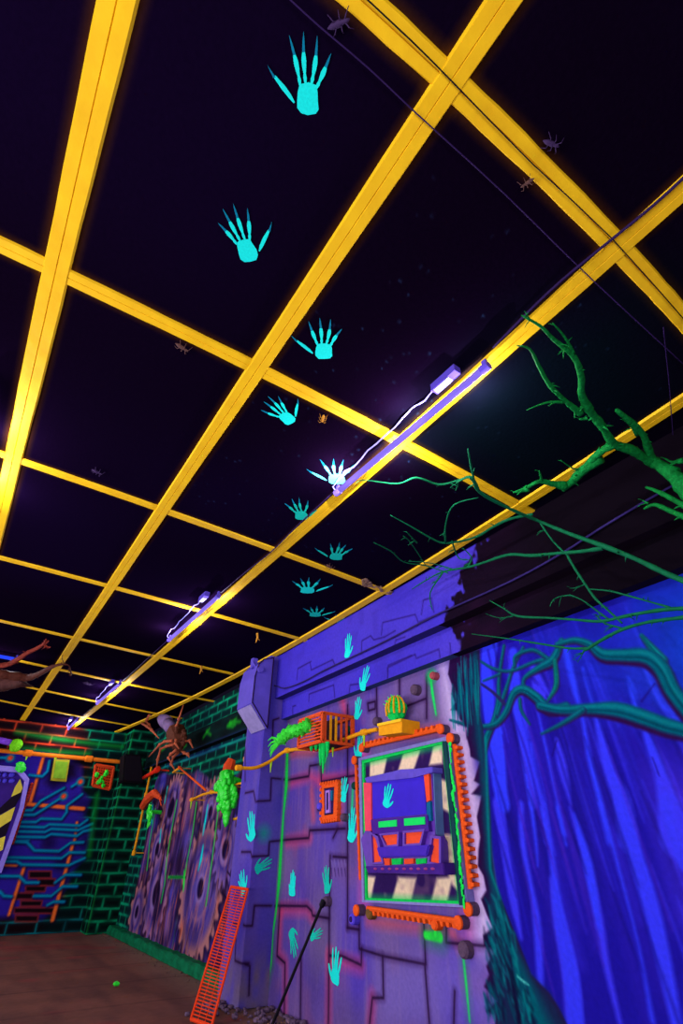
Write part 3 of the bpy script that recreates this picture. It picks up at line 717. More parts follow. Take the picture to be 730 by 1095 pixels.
for k in range(8):
    y = 4+k*.95; fc.line([(-3, y, .012), (3, y+.1, .012)], (60, 38, 38), soft=.02, al=.6)
fc.disc((1.9, 7.6), .0, (0, 0, 0), soft=.001, al=0)
o = painted('floor', fc, lambda U, V: (U, V, 0.006*(vnoise(U, V, .4, .4, 94)-.5)-.006), paint_mat('worn_floor', rough=.9, spec=.05, scale=14, bump=.6),
            shell=[([(-5, -3, -.1), (2.95, -3, -.1), (2.95, YB, -.1), (-5, YB, -.1)], (40, 25, 25))]); props(o, kind='structure')

# ================================================================== BLACKLIGHT TUBES
TUBE = glow('violet_tube_glass', (150, 122, 255), 0.85); TUBEB = glow('blue_tube_glass', (40, 70, 255), 1.0)
VPL = mat('violet_lit_plastic', (96, 76, 200), rough=.8, spec=.1, vary=.1); BLK = mat('black_rubber', (16, 10, 22), rough=.5, vary=.3)
PUC = mat('purple_cable', (44, 26, 74), rough=.5, vary=.2)
LITE = glow('ballast_indicator', (200, 225, 255), 1.2)
def point(loc, e, col=(0.93, 0.88, 1.0)):
    l = bpy.data.lights.new('tube_light', 'POINT'); l.energy = e; l.color = col; l.shadow_soft_size = 0.0
    o = bpy.data.objects.new('tube_light', l); COL.objects.link(o); o.location = loc
def blacklight(a, b, label, group=None, w=14, side=(-0.11, 0, 0), glass=None, drop=0.075, n=4, ball=True):
    a = Vector(a); b = Vector(b); d = (b-a).normalized(); mid = (a+b)/2
    t = empty('blacklight_tube', mid, label, 'lamp', group)
    bm = bmesh.new(); tube(bm, [a, b], 0.019, 14); link('glass_tube', bm, glass or TUBE, t, True, 'glowing violet glass tube' if glass is None else 'glowing blue glass tube')
    for p, s_ in ((a, 1), (b, -1)):
        bm = bmesh.new(); tube(bm, [p-d*s_*0.02, p+d*s_*0.025], 0.022, 12)
        box(bm, (p.x-.008, p.y-.012, p.z), (p.x+.008, p.y+.012, CEIL-.012)); link('end_socket', bm, VPL, t)
    if ball:
        sd = Vector(side); e = b-d*0.16+sd
        bm = bmesh.new(); n_ = Vector((-d.y, d.x, 0))
        c0 = e; L = 0.16
        P = [c0-d*L/2-n_*.022, c0+d*L/2-n_*.022, c0+d*L/2+n_*.022, c0-d*L/2+n_*.022]
        P = [Vector((p.x, p.y, CEIL-.045)) for p in P]; prism(bm, P, [p+Vector((0, 0, .045)) for p in P]); bo = link('ballast', bm, VPL, t)
        Q = [c0-d*L*.42-n_*.016, c0+d*L*.2-n_*.016, c0+d*L*.2+n_*.016, c0-d*L*.42+n_*.016]
        Q = [Vector((p.x, p.y, CEIL-.049)) for p in Q]; bm = bmesh.new(); prism(bm, Q, [p+Vector((0, 0, .006)) for p in Q]); link('ballast_label', bm, VPL if False else mat('pale_label', (215, 225, 255), vary=.05), t, label='pale label plate on the ballast')
        pts = []
        s0 = c0-d*L/2; s1 = a+sd*.5
        for i in range(13):
            k = i/12; p = s0.lerp(s1, k); p = p+n_*0.008*math.sin(i*1.7); p.z = CEIL-.02-.01*math.sin(i*2.3); pts.append(p)
        pts.append(Vector((a.x, a.y, a.z))-d*.01)
        bm = bmesh.new(); tube(bm, pts, 0.0045, 6); link('lead_wire', bm, mat('pale_violet_wire', (150, 140, 235), vary=.1), t)
    for i in range(n):
        k = (i+.5)/n; p = a.lerp(b, k); point((p.x+(.08 if i % 2 else -.08), p.y, p.z-0.075), w/n)
z_ = CEIL-0.06
T1a, T1b = atz(361,526,z_), atz(519,393,z_)
blacklight(T1a, T1b, 'violet blacklight tube mounted along the yellow line at its brightest crossing, largest tube in view', 'tubes on the third long yellow line', w=44, side=(-0.075, .02, 0))
T2a, T2b = atz(181,684,z_), atz(233,638,z_)
blacklight(T2b.lerp(T2a,1.0), T2b, 'violet blacklight tube mid-ceiling, second along the row from the camera', 'tubes on the third long yellow line', w=26, side=(-0.075, 0, 0))
blacklight(atz(104,752,z_), atz(128,731,z_), 'small violet blacklight tube near the back wall, third along the row', 'tubes on the third long yellow line', w=26, side=(-0.08, 0, 0))
a_ = atz(69,783,z_); a_.y = min(a_.y, YB-.1)
blacklight(a_, atz(82,770,z_), 'last violet blacklight tube touching the top of the orange brick back wall', 'tubes on the third long yellow line', w=26, side=(-0.08, 0, 0))
blacklight(atz(-45,694,z_), atz(17,705,z_), 'bright blue tube at the left edge above the reddish branches', None, w=7, glass=TUBEB, ball=False)
# tube over the near left line, just outside the picture on the left
blacklight(Vector((-0.55, 2.35, z_)), Vector((-0.55, 3.5, z_)), 'violet blacklight tube beside the leftmost long yellow line', None, w=22, side=(-.1, 0, 0))

def cable(name, pts, r, m, label, cat='cable', n=6, sm=3, group=None):
    P = [Vector(p) for p in smooth_path([tuple(p) for p in pts], sm)]
    bm = bmesh.new(); tube(bm, P, r, n); o = link(name, bm, m, None, True); props(o, label, cat, group); return o
z1 = CEIL-.022
cable('power_cable', [atz(x, y, z1) for x, y in [(735,186),(700,218),(655,255),(600,300),(560,338),(527,372)]], .006, PUC, 'dark purple cable along the yellow line from the right edge to the largest tube')
cable('power_cable', [atz(x, y, z1) for x, y in [(357,526),(320,560),(290,590),(262,612),(236,634)]], .005, PUC, 'thin purple cable between the largest tube and the second tube')
cable('power_cable', [atz(x, y, z1) for x, y in [(180,684),(160,702),(145,716),(130,729)]], .005, PUC, 'thin purple cable between the second and third tube')
cable('power_cable', [atz(x, y, z1) for x, y in [(103,753),(95,760),(84,768)]], .005, PUC, 'short cable between the third and the last tube near the back wall')
cable('ceiling_wire', [atz(x, y, CEIL-.02) for x, y in [(300,-10),(340,27),(394,73),(447,123),(540,208),(634,300),(740,398)]], .0022, PUC, 'thin straight violet wire crossing the near ceiling cells diagonally')
cable('ceiling_wire', [atz(x, y, CEIL-.02) for x, y in [(380,-14),(393,0),(440,44),(482,86),(570,176),(655,256),(735,346)]], .0022, BLK, 'thin black wire stretched along the nearest cross line of yellow paint', sm=2)
cable('ceiling_wire', [atz(x, y, CEIL-.02) for x, y in [(709,350),(712,380),(716,420),(722,505)]], .002, PUC, 'hanging dark wire over the black ceiling at the right edge')
cable('wall_cable', [atx(x, y, 2.60) for x, y in [(255,737),(275,734),(293,733),(304,736),(324,729),(346,717),(385,698.5),(415,684),(440,671),(472,655),(545,622),(600,592),(640,566),(700,530),(740,508)]], .007, mat('dark_blue_cable', (46, 34, 96), vary=.2), 'dark cable sagging along the upper purple beam above the mural')

# ================================================================== HANDPRINTS
CY = mat('fluorescent_cyan_paint', CYAN, vary=.18, scale=120, bump=.1); CY2 = mat('deep_cyan_paint', (0, 120, 150), vary=.3, scale=90)
CYD = mat('dim_cyan_paint', (16, 200, 176), vary=.3, scale=100)
def handprint(label, group, wrist, tip, plane, m=CY, m2=CY2, thumb=-1, bony=True, spread=1.0, missing=(), parent=None, wide=1.0, seed=0, name='handprint'):
    """flat painted hand: palm and five fingers, laid on a plane; wrist/tip are 3-D points, thumb on the -1 / +1 side"""
    rr = random.Random(seed+5)
    wrist = Vector(wrist); tip = Vector(tip); ax = tip-wrist; L = ax.length; ax.normalize(); nrm = Vector(plane); sd = ax.cross(nrm).normalized()*thumb
    bm = bmesh.new(); TH = .002; lay = [0]
    def flat(outl, mi, lift=0):
        pts = [wrist+ax*(y*L)+sd*(x*L*wide)+nrm*(.0005) for x, y in outl]
        lay[0] += 1
        off = nrm*(TH+.00012*lay[0])
        prism(bm, [p+off for p in pts], pts, mi)
    # palm
    W_ = .165 if bony else .19
    if bony: spread *= 1.45
    palm = [(-W_*.75, 0), (-W_*1.05, .07), (-W_, .16), (-W_*.9, .27), (-W_*.75, .36), (0, .385), (W_*.8, .355), (W_*.98, .26), (W_*1.08, .15), (W_*1.0, .06), (W_*.6, -.01), (0, -.02)]
    palm = [(x*rr.uniform(.94, 1.06), y+rr.uniform(-.01, .01)) for x, y in palm]
    flat(palm, 0)
    fin = [(.125, .34, .22, .88), (.045, .37, .06, 1.0), (-.045, .37, -.075, .95), (-.125, .33, -.22, .78)]   # index..little
    for i, (bx, by, tx, ty) in enumerate(fin):
        if i in missing: continue
        tx *= spread*rr.uniform(.9, 1.1); ty *= rr.uniform(.95, 1.04)
        if bony:
            prof = [(0, .016), (.12, .026), (.2, .018), (.33, .030), (.46, .036), (.56, .028), (.62, .020), (.8, .016), (1, .002)]
        else:
            prof = [(0, .036), (.25, .040), (.45, .036), (.5, .030), (.7, .036), (.88, .028), (.96, .018), (1, .008)]
        dx, dy = tx-bx, ty-by; ln = math.hypot(dx, dy); nx, ny = -dy/ln, dx/ln; bend = rr.uniform(-.02, .02)
        pc_ = lambda t: (bx+dx*t+nx*bend*math.sin(math.pi*t), by+dy*t+ny*bend*math.sin(math.pi*t))
        cut = 6 if bony else len(prof)-1
        def seg_(pr, mi):
            l_ = []; r_ = []
            for t, w in pr:
                x, y = pc_(t); l_.append((x+nx*w, y+ny*w)); r_.append((x-nx*w, y-ny*w))
            flat(l_+r_[::-1], mi)
        seg_(prof[:cut+1], 0)
        if bony: seg_(prof[cut:], 1)
    tp = [(.15, .12), (.20, .20), (.27, .30), (.36, .42)] if bony else [(.15, .10), (.25, .2), (.32, .32), (.36, .42)]
    wd = [.012, .030, .034, .018] if bony else [.05, .042, .038, .018]
    l_ = []; r_ = []
    for i, ((x, y), w) in enumerate(zip(tp, wd)):
        a = tp[max(i-1, 0)]; b = tp[min(i+1, 3)]; dx, dy = b[0]-a[0], b[1]-a[1]; ln = math.hypot(dx, dy)
        l_.append((x*spread-dy/ln*w, y+dx/ln*w)); r_.append((x*spread+dy/ln*w, y-dx/ln*w))
    flat(l_+r_[::-1], 0)
    if bony:
        x, y = tp[-1][0]*spread, tp[-1][1]; flat([(x-.02, y-.01), (x+.015, y-.024), (x+.10, y+.12)], 1)
    o = link(name, bm, [m, m2], parent)
    if parent is None: props(o, label, 'handprint', group)
    return o
DN = (0, 0, -1); LF = (-1, 0, 0)
GC = 'cyan handprints on the ceiling'; GWH = 'cyan handprints on the purple wall'
def HC(lab, w, t, **k): handprint(lab, GC, atz(w[0], w[1], CEIL-.001), atz(t[0], t[1], CEIL-.001), DN, **k)
HC('largest cyan skeletal handprint with long fingers at the top of the ceiling', (329,121), (331,30), thumb=-1, seed=1)
HC('second cyan handprint, thumb to the right, in the same cell below the largest', (268,278), (243,217), thumb=1, seed=2)
HC('bright cyan handprint just right of the second yellow line above its crossing', (346,383), (347,339), thumb=-1, seed=3, wide=1.1)
HC('cyan handprint pointing left just under the second cross line', (312,452), (283,425), thumb=1, seed=4)
HC('cyan handprint with pale fingers beside the lower end of the largest tube', (360,517), (361,489), thumb=-1, seed=5, wide=1.2, m=mat('pale_cyan_paint', (90, 240, 240), vary=.2))
HC('dim cyan handprint to the left of the third long yellow line', (323,555), (316,532), thumb=1, seed=6, m=CYD)
HC('dim cyan handprint between the third and fourth long yellow lines above the cross line', (358,598), (366,581), thumb=-1, seed=7, m=CYD, wide=1.2)
HC('small cyan handprint beneath the third cross line', (329,634), (326,617), thumb=1, seed=8, wide=1.2)
HC('tiny cyan handprint left of the fourth long line, second from the beam', (337,659), (336,648), thumb=1, seed=9, m=CYD, wide=1.3)
HC('tiny cyan handprint right of the fourth long line, nearest the beam', (366,667), (371,656), thumb=-1, seed=10, m=CYD, wide=1.3)
def HW(lab, w, t, x=XW, **k): handprint(lab, GWH, atx(w[0], w[1], x-.001), atx(t[0], t[1], x-.001), LF, bony=False, **k)
HW('cyan handprint on the upper purple beam', (371,703), (373,677), 2.62, thumb=1, seed=11)
HW('cyan handprint on the lower purple beam, fingers spread upward', (387,738), (394,712), 2.72, thumb=-1, seed=12)
HW('cyan handprint on the wall just under the lower beam', (381,769), (384,744), thumb=1, seed=13)
HW('cyan handprint cut by the yellow pipe at the upper corner of the framed panel', (383,812), (387,780), thumb=-1, seed=14)
HW('long cyan handprint left of the framed panel, upper of two', (366,857), (370,830), thumb=-1, seed=15, wide=1.3)
HW('long cyan handprint left of the framed panel, lower of two', (375,900), (378,862), thumb=1, seed=16)
HW('cyan handprint pointing up in the middle of the purple plates above the black rod', (350,955), (348,926), thumb=1, seed=17, m=CYD, wide=1.2)
HW('narrow cyan handprint with closed fingers between the slime line and the rod', (312,958), (314,930), thumb=-1, seed=18, spread=.6, wide=1.5)
HW('cyan handprint with fingers pointing down near the foot of the plates', (311,994), (316,1024), thumb=-1, seed=19, m=CYD, wide=1.25)
HW('cyan handprint with fingers pointing right touching the black rod', (332,1003), (346,996), thumb=-1, seed=20, m=CYD, wide=.6)
HW('lowest cyan handprint, fingers up over a plate seam', (358,1052), (361,1012), thumb=-1, seed=21, wide=1.3)
hp = aty(273,931,PY0-.001); ht = aty(291,920,PY0-.001)
handprint('cyan handprint lying sideways on the near face of the pillar', GWH, hp, ht, (0, -1, 0), bony=False, thumb=-1, seed=22, m=CYD)
handprint('tall cyan handprint on the pillar beside the green blob', GWH, atx(270,898,PX-.001), atx(268,867,PX-.001), LF, bony=False, thumb=-1, seed=23, wide=1.3)
handprint('cyan handprint on the pillar just above the orange grille', GWH, atx(261,955,PX-.001), atx(257,932,PX-.001), LF, bony=False, thumb=1, seed=24, wide=1.4)

# ================================================================== FRAMED PANEL WITH THE MACHINE
SILV = mat('lilac_silver_frame', (120, 116, 190), rough=.4, spec=.5, vary=.3, scale=30); GRNM = mat('green_sprayed_edge', (10, 200, 84), vary=.35, scale=40)
DKG = mat('dark_green_frame', (14, 62, 70), vary=.4); ORM = mat('fluorescent_orange_paint', ORG, vary=.3, scale=40); CREAM = mat('cream_stripe', (236, 208, 172), vary=.15, scale=20)
PURD = mat('dark_purple_stripe', (46, 24, 84), vary=.4); PURM = mat('machine_purple', (92, 44, 168), rough=.45, spec=.4, vary=.3, scale=20)
BLS = mat('blue_screen_paint', (60, 38, 200), vary=.25, scale=8); GRB = mat('grey_blue_side', (84, 110, 170), vary=.35, scale=15); SAL = mat('salmon_orange_paint', (250, 78, 44), vary=.2, scale=30)
BOLTG = mat('brown_grey_bolt', (88, 66, 92), vary=.4, scale=60)
C5 = lambda pts: zc(360, 700, 3.65, pts)
fr = empty('control_panel', atx(440,880,2.74), 'large framed control panel with hazard stripes, screen and glowing slots on the purple wall', 'control panel')
def pol(name, px, x0, x1, m, parent, label=None, bev=0):
    f = [atx(a, b, x0) for a, b in px]
    bm = bmesh.new(); prism(bm, f, [Vector((x1, p.y, p.z)) for p in f]); 
    if bev: bmesh.ops.bevel(bm, geom=bm.edges[:], offset=bev, segments=2, affect='EDGES')
    return link(name, bm, m, parent, label=label)
def bar4(name, outer, inner, x0, x1, m, parent, label=None):
    bm = bmesh.new(); n = len(outer)
    for i in range(n):
        j = (i+1) % n; Q = [atx(*outer[i], x0), atx(*outer[j], x0), atx(*inner[j], x0), atx(*inner[i], x0)]
        prism(bm, Q, [Vector((x1, p.y, p.z)) for p in Q])
    return link(name, bm, m, parent, label=label)
O1 = C5([(84,404),(432,318),(512,988),(98,966)]); O2 = C5([(92,412),(426,328),(498,980),(104,962)]); O3 = C5([(104,424),(416,346),(478,966),(116,952)])
bar4('frame', O1, C5([(94,412),(418,336),(484,974),(106,958)]), 2.735, 2.80, SILV, fr, 'lilac silver frame')
bar4('frame_edge', C5([(94,412),(418,336),(484,974),(106,958)]), C5([(106,424),(410,348),(474,962),(116,950)]), 2.745, 2.80, GRNM, fr, 'green sprayed inner edge of the frame')
bm = bmesh.new(); tube(bm, [atx(*p, 2.74) for p in C5([(425,340),(448,560),(470,760),(494,978)])], .026, 8); link('side_rail', bm, DKG, fr, label='dark green rail with bright green drips')
for i in range(26):
    pass
bm = bmesh.new()
for i in range(30):
    t = i/29; a, b = C5([(437+58*t+R.uniform(-3, 5), 350+620*t)])[0]; p = atx(a, b, 2.718); blob(bm, p, (.006, R.uniform(.006, .016), R.uniform(.012, .03)), .2, 6, 4)
link('green_drips', bm, mat('slime_green_paint', (20, 235, 80), vary=.25, scale=60), fr)
# striped backing board (painted)
cvp = Canvas(rng(2.68, .005, 3.80), rng(.76, .005, 1.88), (46, 24, 84))
def PB(px, py): p = atx(px, py, 2.76); return (p.y, p.z)
for P in [[(130,405),(198,392),(182,470),(128,478)],[(262,378),(330,362),(300,450),(238,455)],[(378,352),(412,345),(412,425),(360,432)],
          [(108,862),(150,868),(132,960),(104,955)],[(240,868),(310,872),(290,965),(214,960)],[(390,872),(452,868),(430,968),(366,972)],
          [(396,480),(440,500),(446,620),(408,600)],[(408,700),(452,705),(482,930),(452,900),(410,800)],[(84,470),(104,470),(104,560),(84,540)]]:
    cvp.poly([PB(*p) for p in C5(P)], (238, 210, 176), soft=.012)
cvp.put(None, (vnoise(cvp.U, cvp.V, .05, .05, 61)-.6)*1.1, (150, 110, 130))
for e in [((84,425),(425,345)),((90,955),(490,975)),((425,345),(485,960)),((96,425),(108,955))]:
    a, b = PB(*C5([e[0]])[0]), PB(*C5([e[1]])[0]); cvp.line([(a[0], a[1], .03), (b[0], b[1], .03)], (10, 205, 84), soft=.035, al=.95)
def backing_to3(U, V): return 2.76+0*U, U, V
bb = painted('striped_board', cvp, lambda U, V: (2.76+0*U-fr.location.x, U-fr.location.y, V-fr.location.z), PW, parent=fr)
# the canvas is a rectangle: clip it to the frame outline
me = bb.data; bmx = bmesh.new(); bmx.from_mesh(me)
quad = [atx(*p, 2.76) for p in O2]; cen = sum(quad, Vector())/4
for i in range(4):
    p, q = quad[i], quad[(i+1) % 4]; e = q-p; n_ = Vector((0, -e.z, e.y)); 
    if n_.dot(cen-p) > 0: n_ = -n_
    bmesh.ops.bisect_plane(bmx, geom=bmx.verts[:]+bmx.edges[:]+bmx.faces[:], plane_co=p-fr.location, plane_no=n_, clear_outer=True)
bmx.to_mesh(me); bmx.free()
bb['label'] = 'board painted with cream and dark purple hazard stripes'
# machine
XM = 2.69
pol('housing', C5([(112,478),(372,446),(384,700),(405,730),(410,858),(118,852),(92,720),(112,690)]), XM, 2.76, PURM, fr, 'purple machine housing', bev=.006)
pol('hood', C5([(106,482),(250,448),(300,446),(372,438),(374,460),(350,466),(300,480),(118,500)]), XM-.03, 2.76, mat('hood_lilac', (96, 78, 196), vary=.3), fr, 'lilac hood over the screen', bev=.004)
pol('screen', C5([(138,492),(338,468),(350,622),(140,642)]), XM-.012, XM+.01, BLS, fr, 'blue screen with a cyan handprint')
handprint('', None, atx(*C5([(190,594)])[0], XM-.014), atx(*C5([(208,505)])[0], XM-.014), LF, bony=False, thumb=1, seed=40, parent=fr, wide=1.3, name='screen_handprint')
pol('side_strip', C5([(104,500),(134,500),(134,688),(110,688)]), XM-.02, XM, mat('pink_orange_paint', (236, 70, 96), vary=.2), fr)
pol('side_strip', C5([(338,464),(358,460),(364,568),(350,576)]), XM-.02, XM, SAL, fr)
pol('side_strip', C5([(350,578),(364,572),(368,648),(352,652)]), XM-.02, XM, mat('teal_paint', (10, 96, 140), vary=.3), fr)
bm = bmesh.new(); a_, b_ = atx(*C5([(374,448)])[0], XM), atx(*C5([(386,740)])[0], XM)
prism(bm, [a_, b_, Vector((2.765, b_.y, b_.z)), Vector((2.765, a_.y, a_.z))], [p+Vector((0, -.010, 0)) for p in (a_, b_, Vector((2.765, b_.y, b_.z)), Vector((2.765, a_.y, a_.z)))])
link('side_cover', bm, GRB, fr, label='grey blue side cover')
pol('slot_bar', C5([(132,645),(352,625),(360,690),(140,700)]), XM-.03, XM, mat('slot_purple', (70, 30, 140), vary=.3), fr)
GS = mat('slot_green', (20, 228, 100), vary=.1)
for P in [[(162,652),(232,645),(233,670),(163,675)], [(262,640),(342,633),(343,662),(263,668)]]: pol('green_slot', C5(P), XM-.036, XM-.03, GS, fr)
for P in [[(172,706),(236,700),(234,740),(192,745)], [(264,696),(334,690),(322,735),(264,740)]]:
    pol('orange_window', C5(P), XM-.02, XM, SAL, fr)
    P2 = [(x*1+0, y) for x, y in P]; cxm = sum(p[0] for p in P)/4; cym = sum(p[1] for p in P)/4
    bar4('window_rim', C5([(cxm+(x-cxm)*1.22, cym+(y-cym)*1.4) for x, y in P]), C5(P), XM-.035, XM, PURM, fr)
pol('lever_bar', C5([(152,752),(360,742),(350,786),(164,792)]), XM-.06, XM, mat('bar_blue_purple', (70, 40, 178), vary=.25), fr, bev=.008)
for P in [[(134,700),(152,720),(174,808),(140,812)], [(372,716),(398,720),(398,816),(360,808)]]:
    pol('orange_panel', C5(P), XM-.015, XM, SAL, fr)
    bar4('panel_rim', C5([(P[0][0]-8, P[0][1]-12), (P[1][0]+8, P[1][1]-10), (P[2][0]+8, P[2][1]+8), (P[3][0]-8, P[3][1]+8)]), C5(P), XM-.03, XM, PURM, fr)
for P, m in [([(213,797),(252,794),(250,818),(215,820)], GRNM), ([(262,797),(298,795),(298,816),(263,818)], SAL), ([(308,797),(348,794),(348,814),(310,818)], GRNM), ([(182,795),(206,795),(206,822),(186,822)], SAL)]:
    pol('button', C5(P), XM-.02, XM, m, fr)
pol('base_ledge', C5([(108,826),(300,822),(414,812),(420,860),(300,852),(120,852)]), XM-.045, 2.76, mat('ledge_purple', (66, 30, 130), vary=.35), fr, bev=.005)
for i in range(9):
    a, b = C5([(150+i*28, 836)])[0]; p = atx(a, b, XM-.046); bm = bmesh.new(); blob(bm, p, (.008, .02, .008), 0, 8, 5); link('rivet', bm, mat('rivet_pink', (150, 60, 130), vary=.3), fr)
# toothed chains
def teeth(a, b, n, out, x=2.755, name='toothed_strip', r=.016, dark=True):
    bm = bmesh.new(); A = atx(*a, x); B = atx(*b, x); tube(bm, [A, B], r, 8)
    d = (B-A).normalized(); o_ = Vector(out)
    for i in range(n):
        p = A.lerp(B, (i+.5)/n); w = (B-A).length/n*.32
        Q = [p-d*w-Vector((.012, 0, 0)), p+d*w-Vector((.012, 0, 0)), p+d*w*.6+o_*.045-Vector((.006, 0, 0)), p-d*w*.6+o_*.045-Vector((.006, 0, 0))]
        prism(bm, Q, [q_+Vector((.05, 0, 0)) for q_ in Q])
    link(name, bm, ORM, fr, label='orange toothed strip')
teeth(*C5([(95,362),(405,290)]), 17, (0, 0, .8)); teeth(*C5([(120,990),(470,1040)]), 17, (0, 0, -.8)); teeth(*C5([(458,350),(522,915)]), 18, (0, -.8, 0)); teeth(*C5([(74,420),(92,880)]), 16, (0, .35, 0), r=.012)
for (a, b) in C5([(97,364),(68,412),(404,290),(442,326),(76,998),(512,994),(474,1046)]):
    p = atx(a, b, 2.735); bm = bmesh.new(); cyl(bm, p, p+Vector((.065, 0, 0)), .034, 16); k = link('corner_bolt', bm, BOLTG, fr)
    bm = bmesh.new(); tube(bm, [p+Vector((-.014, 0, 0)), p+Vector((-.008, 0, 0)), p+Vector((.004, 0, 0))], [.018, .034, .036], 16); link('bolt_face', bm, ORM, k, label='orange painted face of the bolt')

# ---- wall bolts
def wbolt(px, py, r, m, label, ring=None):
    p = atx(px, py, 2.74)
    bm = bmesh.new(); tube(bm, [p, p+Vector((.012, 0, 0)), Vector((XW, p.y, p.z))], [r*.75, r, r], 14)
    o = link('wall_bolt', bm, m); props(o, label, 'bolt', 'bolts on the purple wall')
    if ring:
        bm = bmesh.new(); tube(bm, [p+Vector((-.006, 0, 0)), p+Vector((0, 0, 0))], [r*.45, r*.5], 12)
        k = link('bolt_face', bm, ring); k.parent = o; k.location = k.location-o.location
wbolt(370.5,780, .032, mat('dark_teal', (10, 60, 50)), 'small bolt with a green face under the lower beam above the yellow pipe', GRNM)
wbolt(441,737, .042, BOLTG, 'round brown bolt below the lower beam, left of the green drip')
wbolt(400,771, .035, BOLTG, 'dim purple bolt just left of the yellow planter')
wbolt(461,722, .03, mat('pink_brown', (160, 70, 80)), 'pinkish bolt with green slime running from it under the beam')
wbolt(375,983, .036, mat('violet_bolt', (90, 70, 220)), 'violet ring bolt low left of the framed panel', PURD)
wbolt(493.5,1016, .042, BOLTG, 'brown bolt below the framed panel with a long green drip')
wbolt(463,989, .03, ORM, 'orange brown bolt hanging under the toothed strip of the framed panel')
wbolt(393,977, .036, mat('olive_bolt', (110, 80, 40)), 'olive bolt at the lower left corner of the framed panel')
wbolt(365,874, .03, BOLTG, 'brown bolt right of the small orange frame')
wbolt(377,840, .03, mat('dark_teal', (10, 60, 50)), 'dark bolt with a green run below it, left of the framed panel')
wbolt(346,964, .034, BOLTG, 'brown bolt at the upper tip of the black rod')
wbolt(340,862, .03, mat('violet_bolt', (90, 70, 220)), 'violet knob at the left of the small orange frame')

# ---- small orange frame
C7 = lambda pts: zc(300, 760, 7.3, pts)
sf = empty('wall_gauge', atx(353,856,2.74), 'small toothed orange frame with a violet slot left of the framed panel', 'gauge')
bar4('frame', C7([(318,572),(450,550),(440,850),(316,868)]), C7([(340,610),(415,598),(408,800),(342,815)]), 2.765, 2.80, ORM, sf, 'orange frame')
pol('back_plate', C7([(338,606),(418,594),(410,806),(340,818)]), 2.765, 2.80, PURD, sf)
pol('slot', C7([(348,625),(380,618),(380,795),(348,800)]), 2.75, 2.765, mat('pale_violet', (170, 120, 220)), sf); pol('slot_core', C7([(356,640),(368,638),(368,770),(356,775)]), 2.745, 2.75, PURD, sf)
pol('slot', C7([(388,625),(404,622),(400,700),(388,702)]), 2.75, 2.765, mat('teal_paint', (10, 96, 140)), sf)
for i in range(26):
    t = i/26*4; e = int(t); u = t-e; cs = C7([(318,572),(450,550),(440,850),(316,868)]); a = cs[e]; b = cs[(e+1) % 4]; q_ = (a[0]+(b[0]-a[0])*u, a[1]+(b[1]-a[1])*u)
    p = atx(*q_, 2.77); bm = bmesh.new(); cyl(bm, p-Vector((.012, 0, 0)), p+Vector((.03, 0, 0)), .015, 8); link('frame_stud', bm, ORM, sf)

# ---- yellow pipe along the wall
PIP = mat('fluorescent_amber_paint', (255, 160, 20), vary=.3, scale=25)
def pipe(pts, r, m, label, joints=(), name='pipe', jr=1.6, cat='pipe', group=None, sm=4, drips=()):
    P = [Vector(p) for p in smooth_path([tuple(p) for p in pts], sm)] if sm > 1 else [Vector(p) for p in pts]
    t = empty(name, P[0], label, cat, group)
    bm = bmesh.new(); tube(bm, P, r, 8); link('pipe_run', bm, m, t, True)
    for j in joints:
        p = Vector(pts[j]); q = Vector(pts[min(j+1, len(pts)-1)]) if j < len(pts)-1 else Vector(pts[j-1]); d = (q-p).normalized()
        bm = bmesh.new(); tube(bm, [p-d*r*2, p-d*r*1.6, p+d*r*1.6, p+d*r*2], [r*1.1, r*jr, r*jr, r*1.1], 10); link('joint', bm, m, t)
    for j in (joints or (0,)):
        p = Vector(pts[j]); w_ = Vector((XW+.02, p.y, p.z)) if p.y < 10.7 and p.x > 2.45 else (Vector((p.x, YB+.02, p.z)) if p.y > 10 else None)
        if w_ is not None: bm = bmesh.new(); tube(bm, [p, w_], r*.45, 6); link('wall_bracket', bm, m, t)
    for d_ in drips:
        p = Vector(pts[d_]); bm = bmesh.new(); tube(bm, [p, p+Vector((0, 0, -.05)), p+Vector((0, 0, -.11))], [r*.9, r*.6, r*.2], 6); link('drip', bm, mat('yellow_green_drip', (170, 220, 40), vary=.2), t, label='yellow green drip')
    return t
pts = [aty(255,821,5.2)]+[aty(273,821,5.2), aty(290,813.5,5.2)]+[atx(x, y, 2.73) for x, y in [(307,802.5),(336.5,800.5),(356,795.5),(372,789),(389,783),(403,780)]]
pipe(pts, .017, PIP, 'yellow pipe sagging along the purple wall to the planter box', joints=(0, 3, 5, 7), drips=(2, 5, 7))
# ---- planter with green monster ball
pb = empty('planter_box', atx(418,780,2.66), 'amber yellow box on the purple wall at the end of the yellow pipe', 'planter')
f0 = [atx(*q, 2.62) for q in C5([(162,270),(254,250),(254,304),(164,316)])]
bm = bmesh.new(); prism(bm, f0, [Vector((XW, p.y, p.z)) for p in f0]); link('box_body', bm, PIP, pb)
bm = bmesh.new(); e = 0.004; f1 = [Vector((2.618, p.y-.0, p.z)) for p in f0]; a, b, c, d = f1
slab(bm, [a, b, b+Vector((0, 0, -.02)), a+Vector((0, 0, -.02))], (-.01, 0, 0)); link('rim', bm, mat('yellow_rim', (255, 200, 40), vary=.1), pb)
gp = atx(*C5([(232,215)])[0], 2.70)
gb = empty('monster_bust', gp, 'green and orange lumpy bust sitting in the amber planter box', 'decoration')
bm = bmesh.new(); blob(bm, gp, (.07, .09, .095), .16, 14, 10); link('body', bm, GRNM, gb)
bm = bmesh.new()
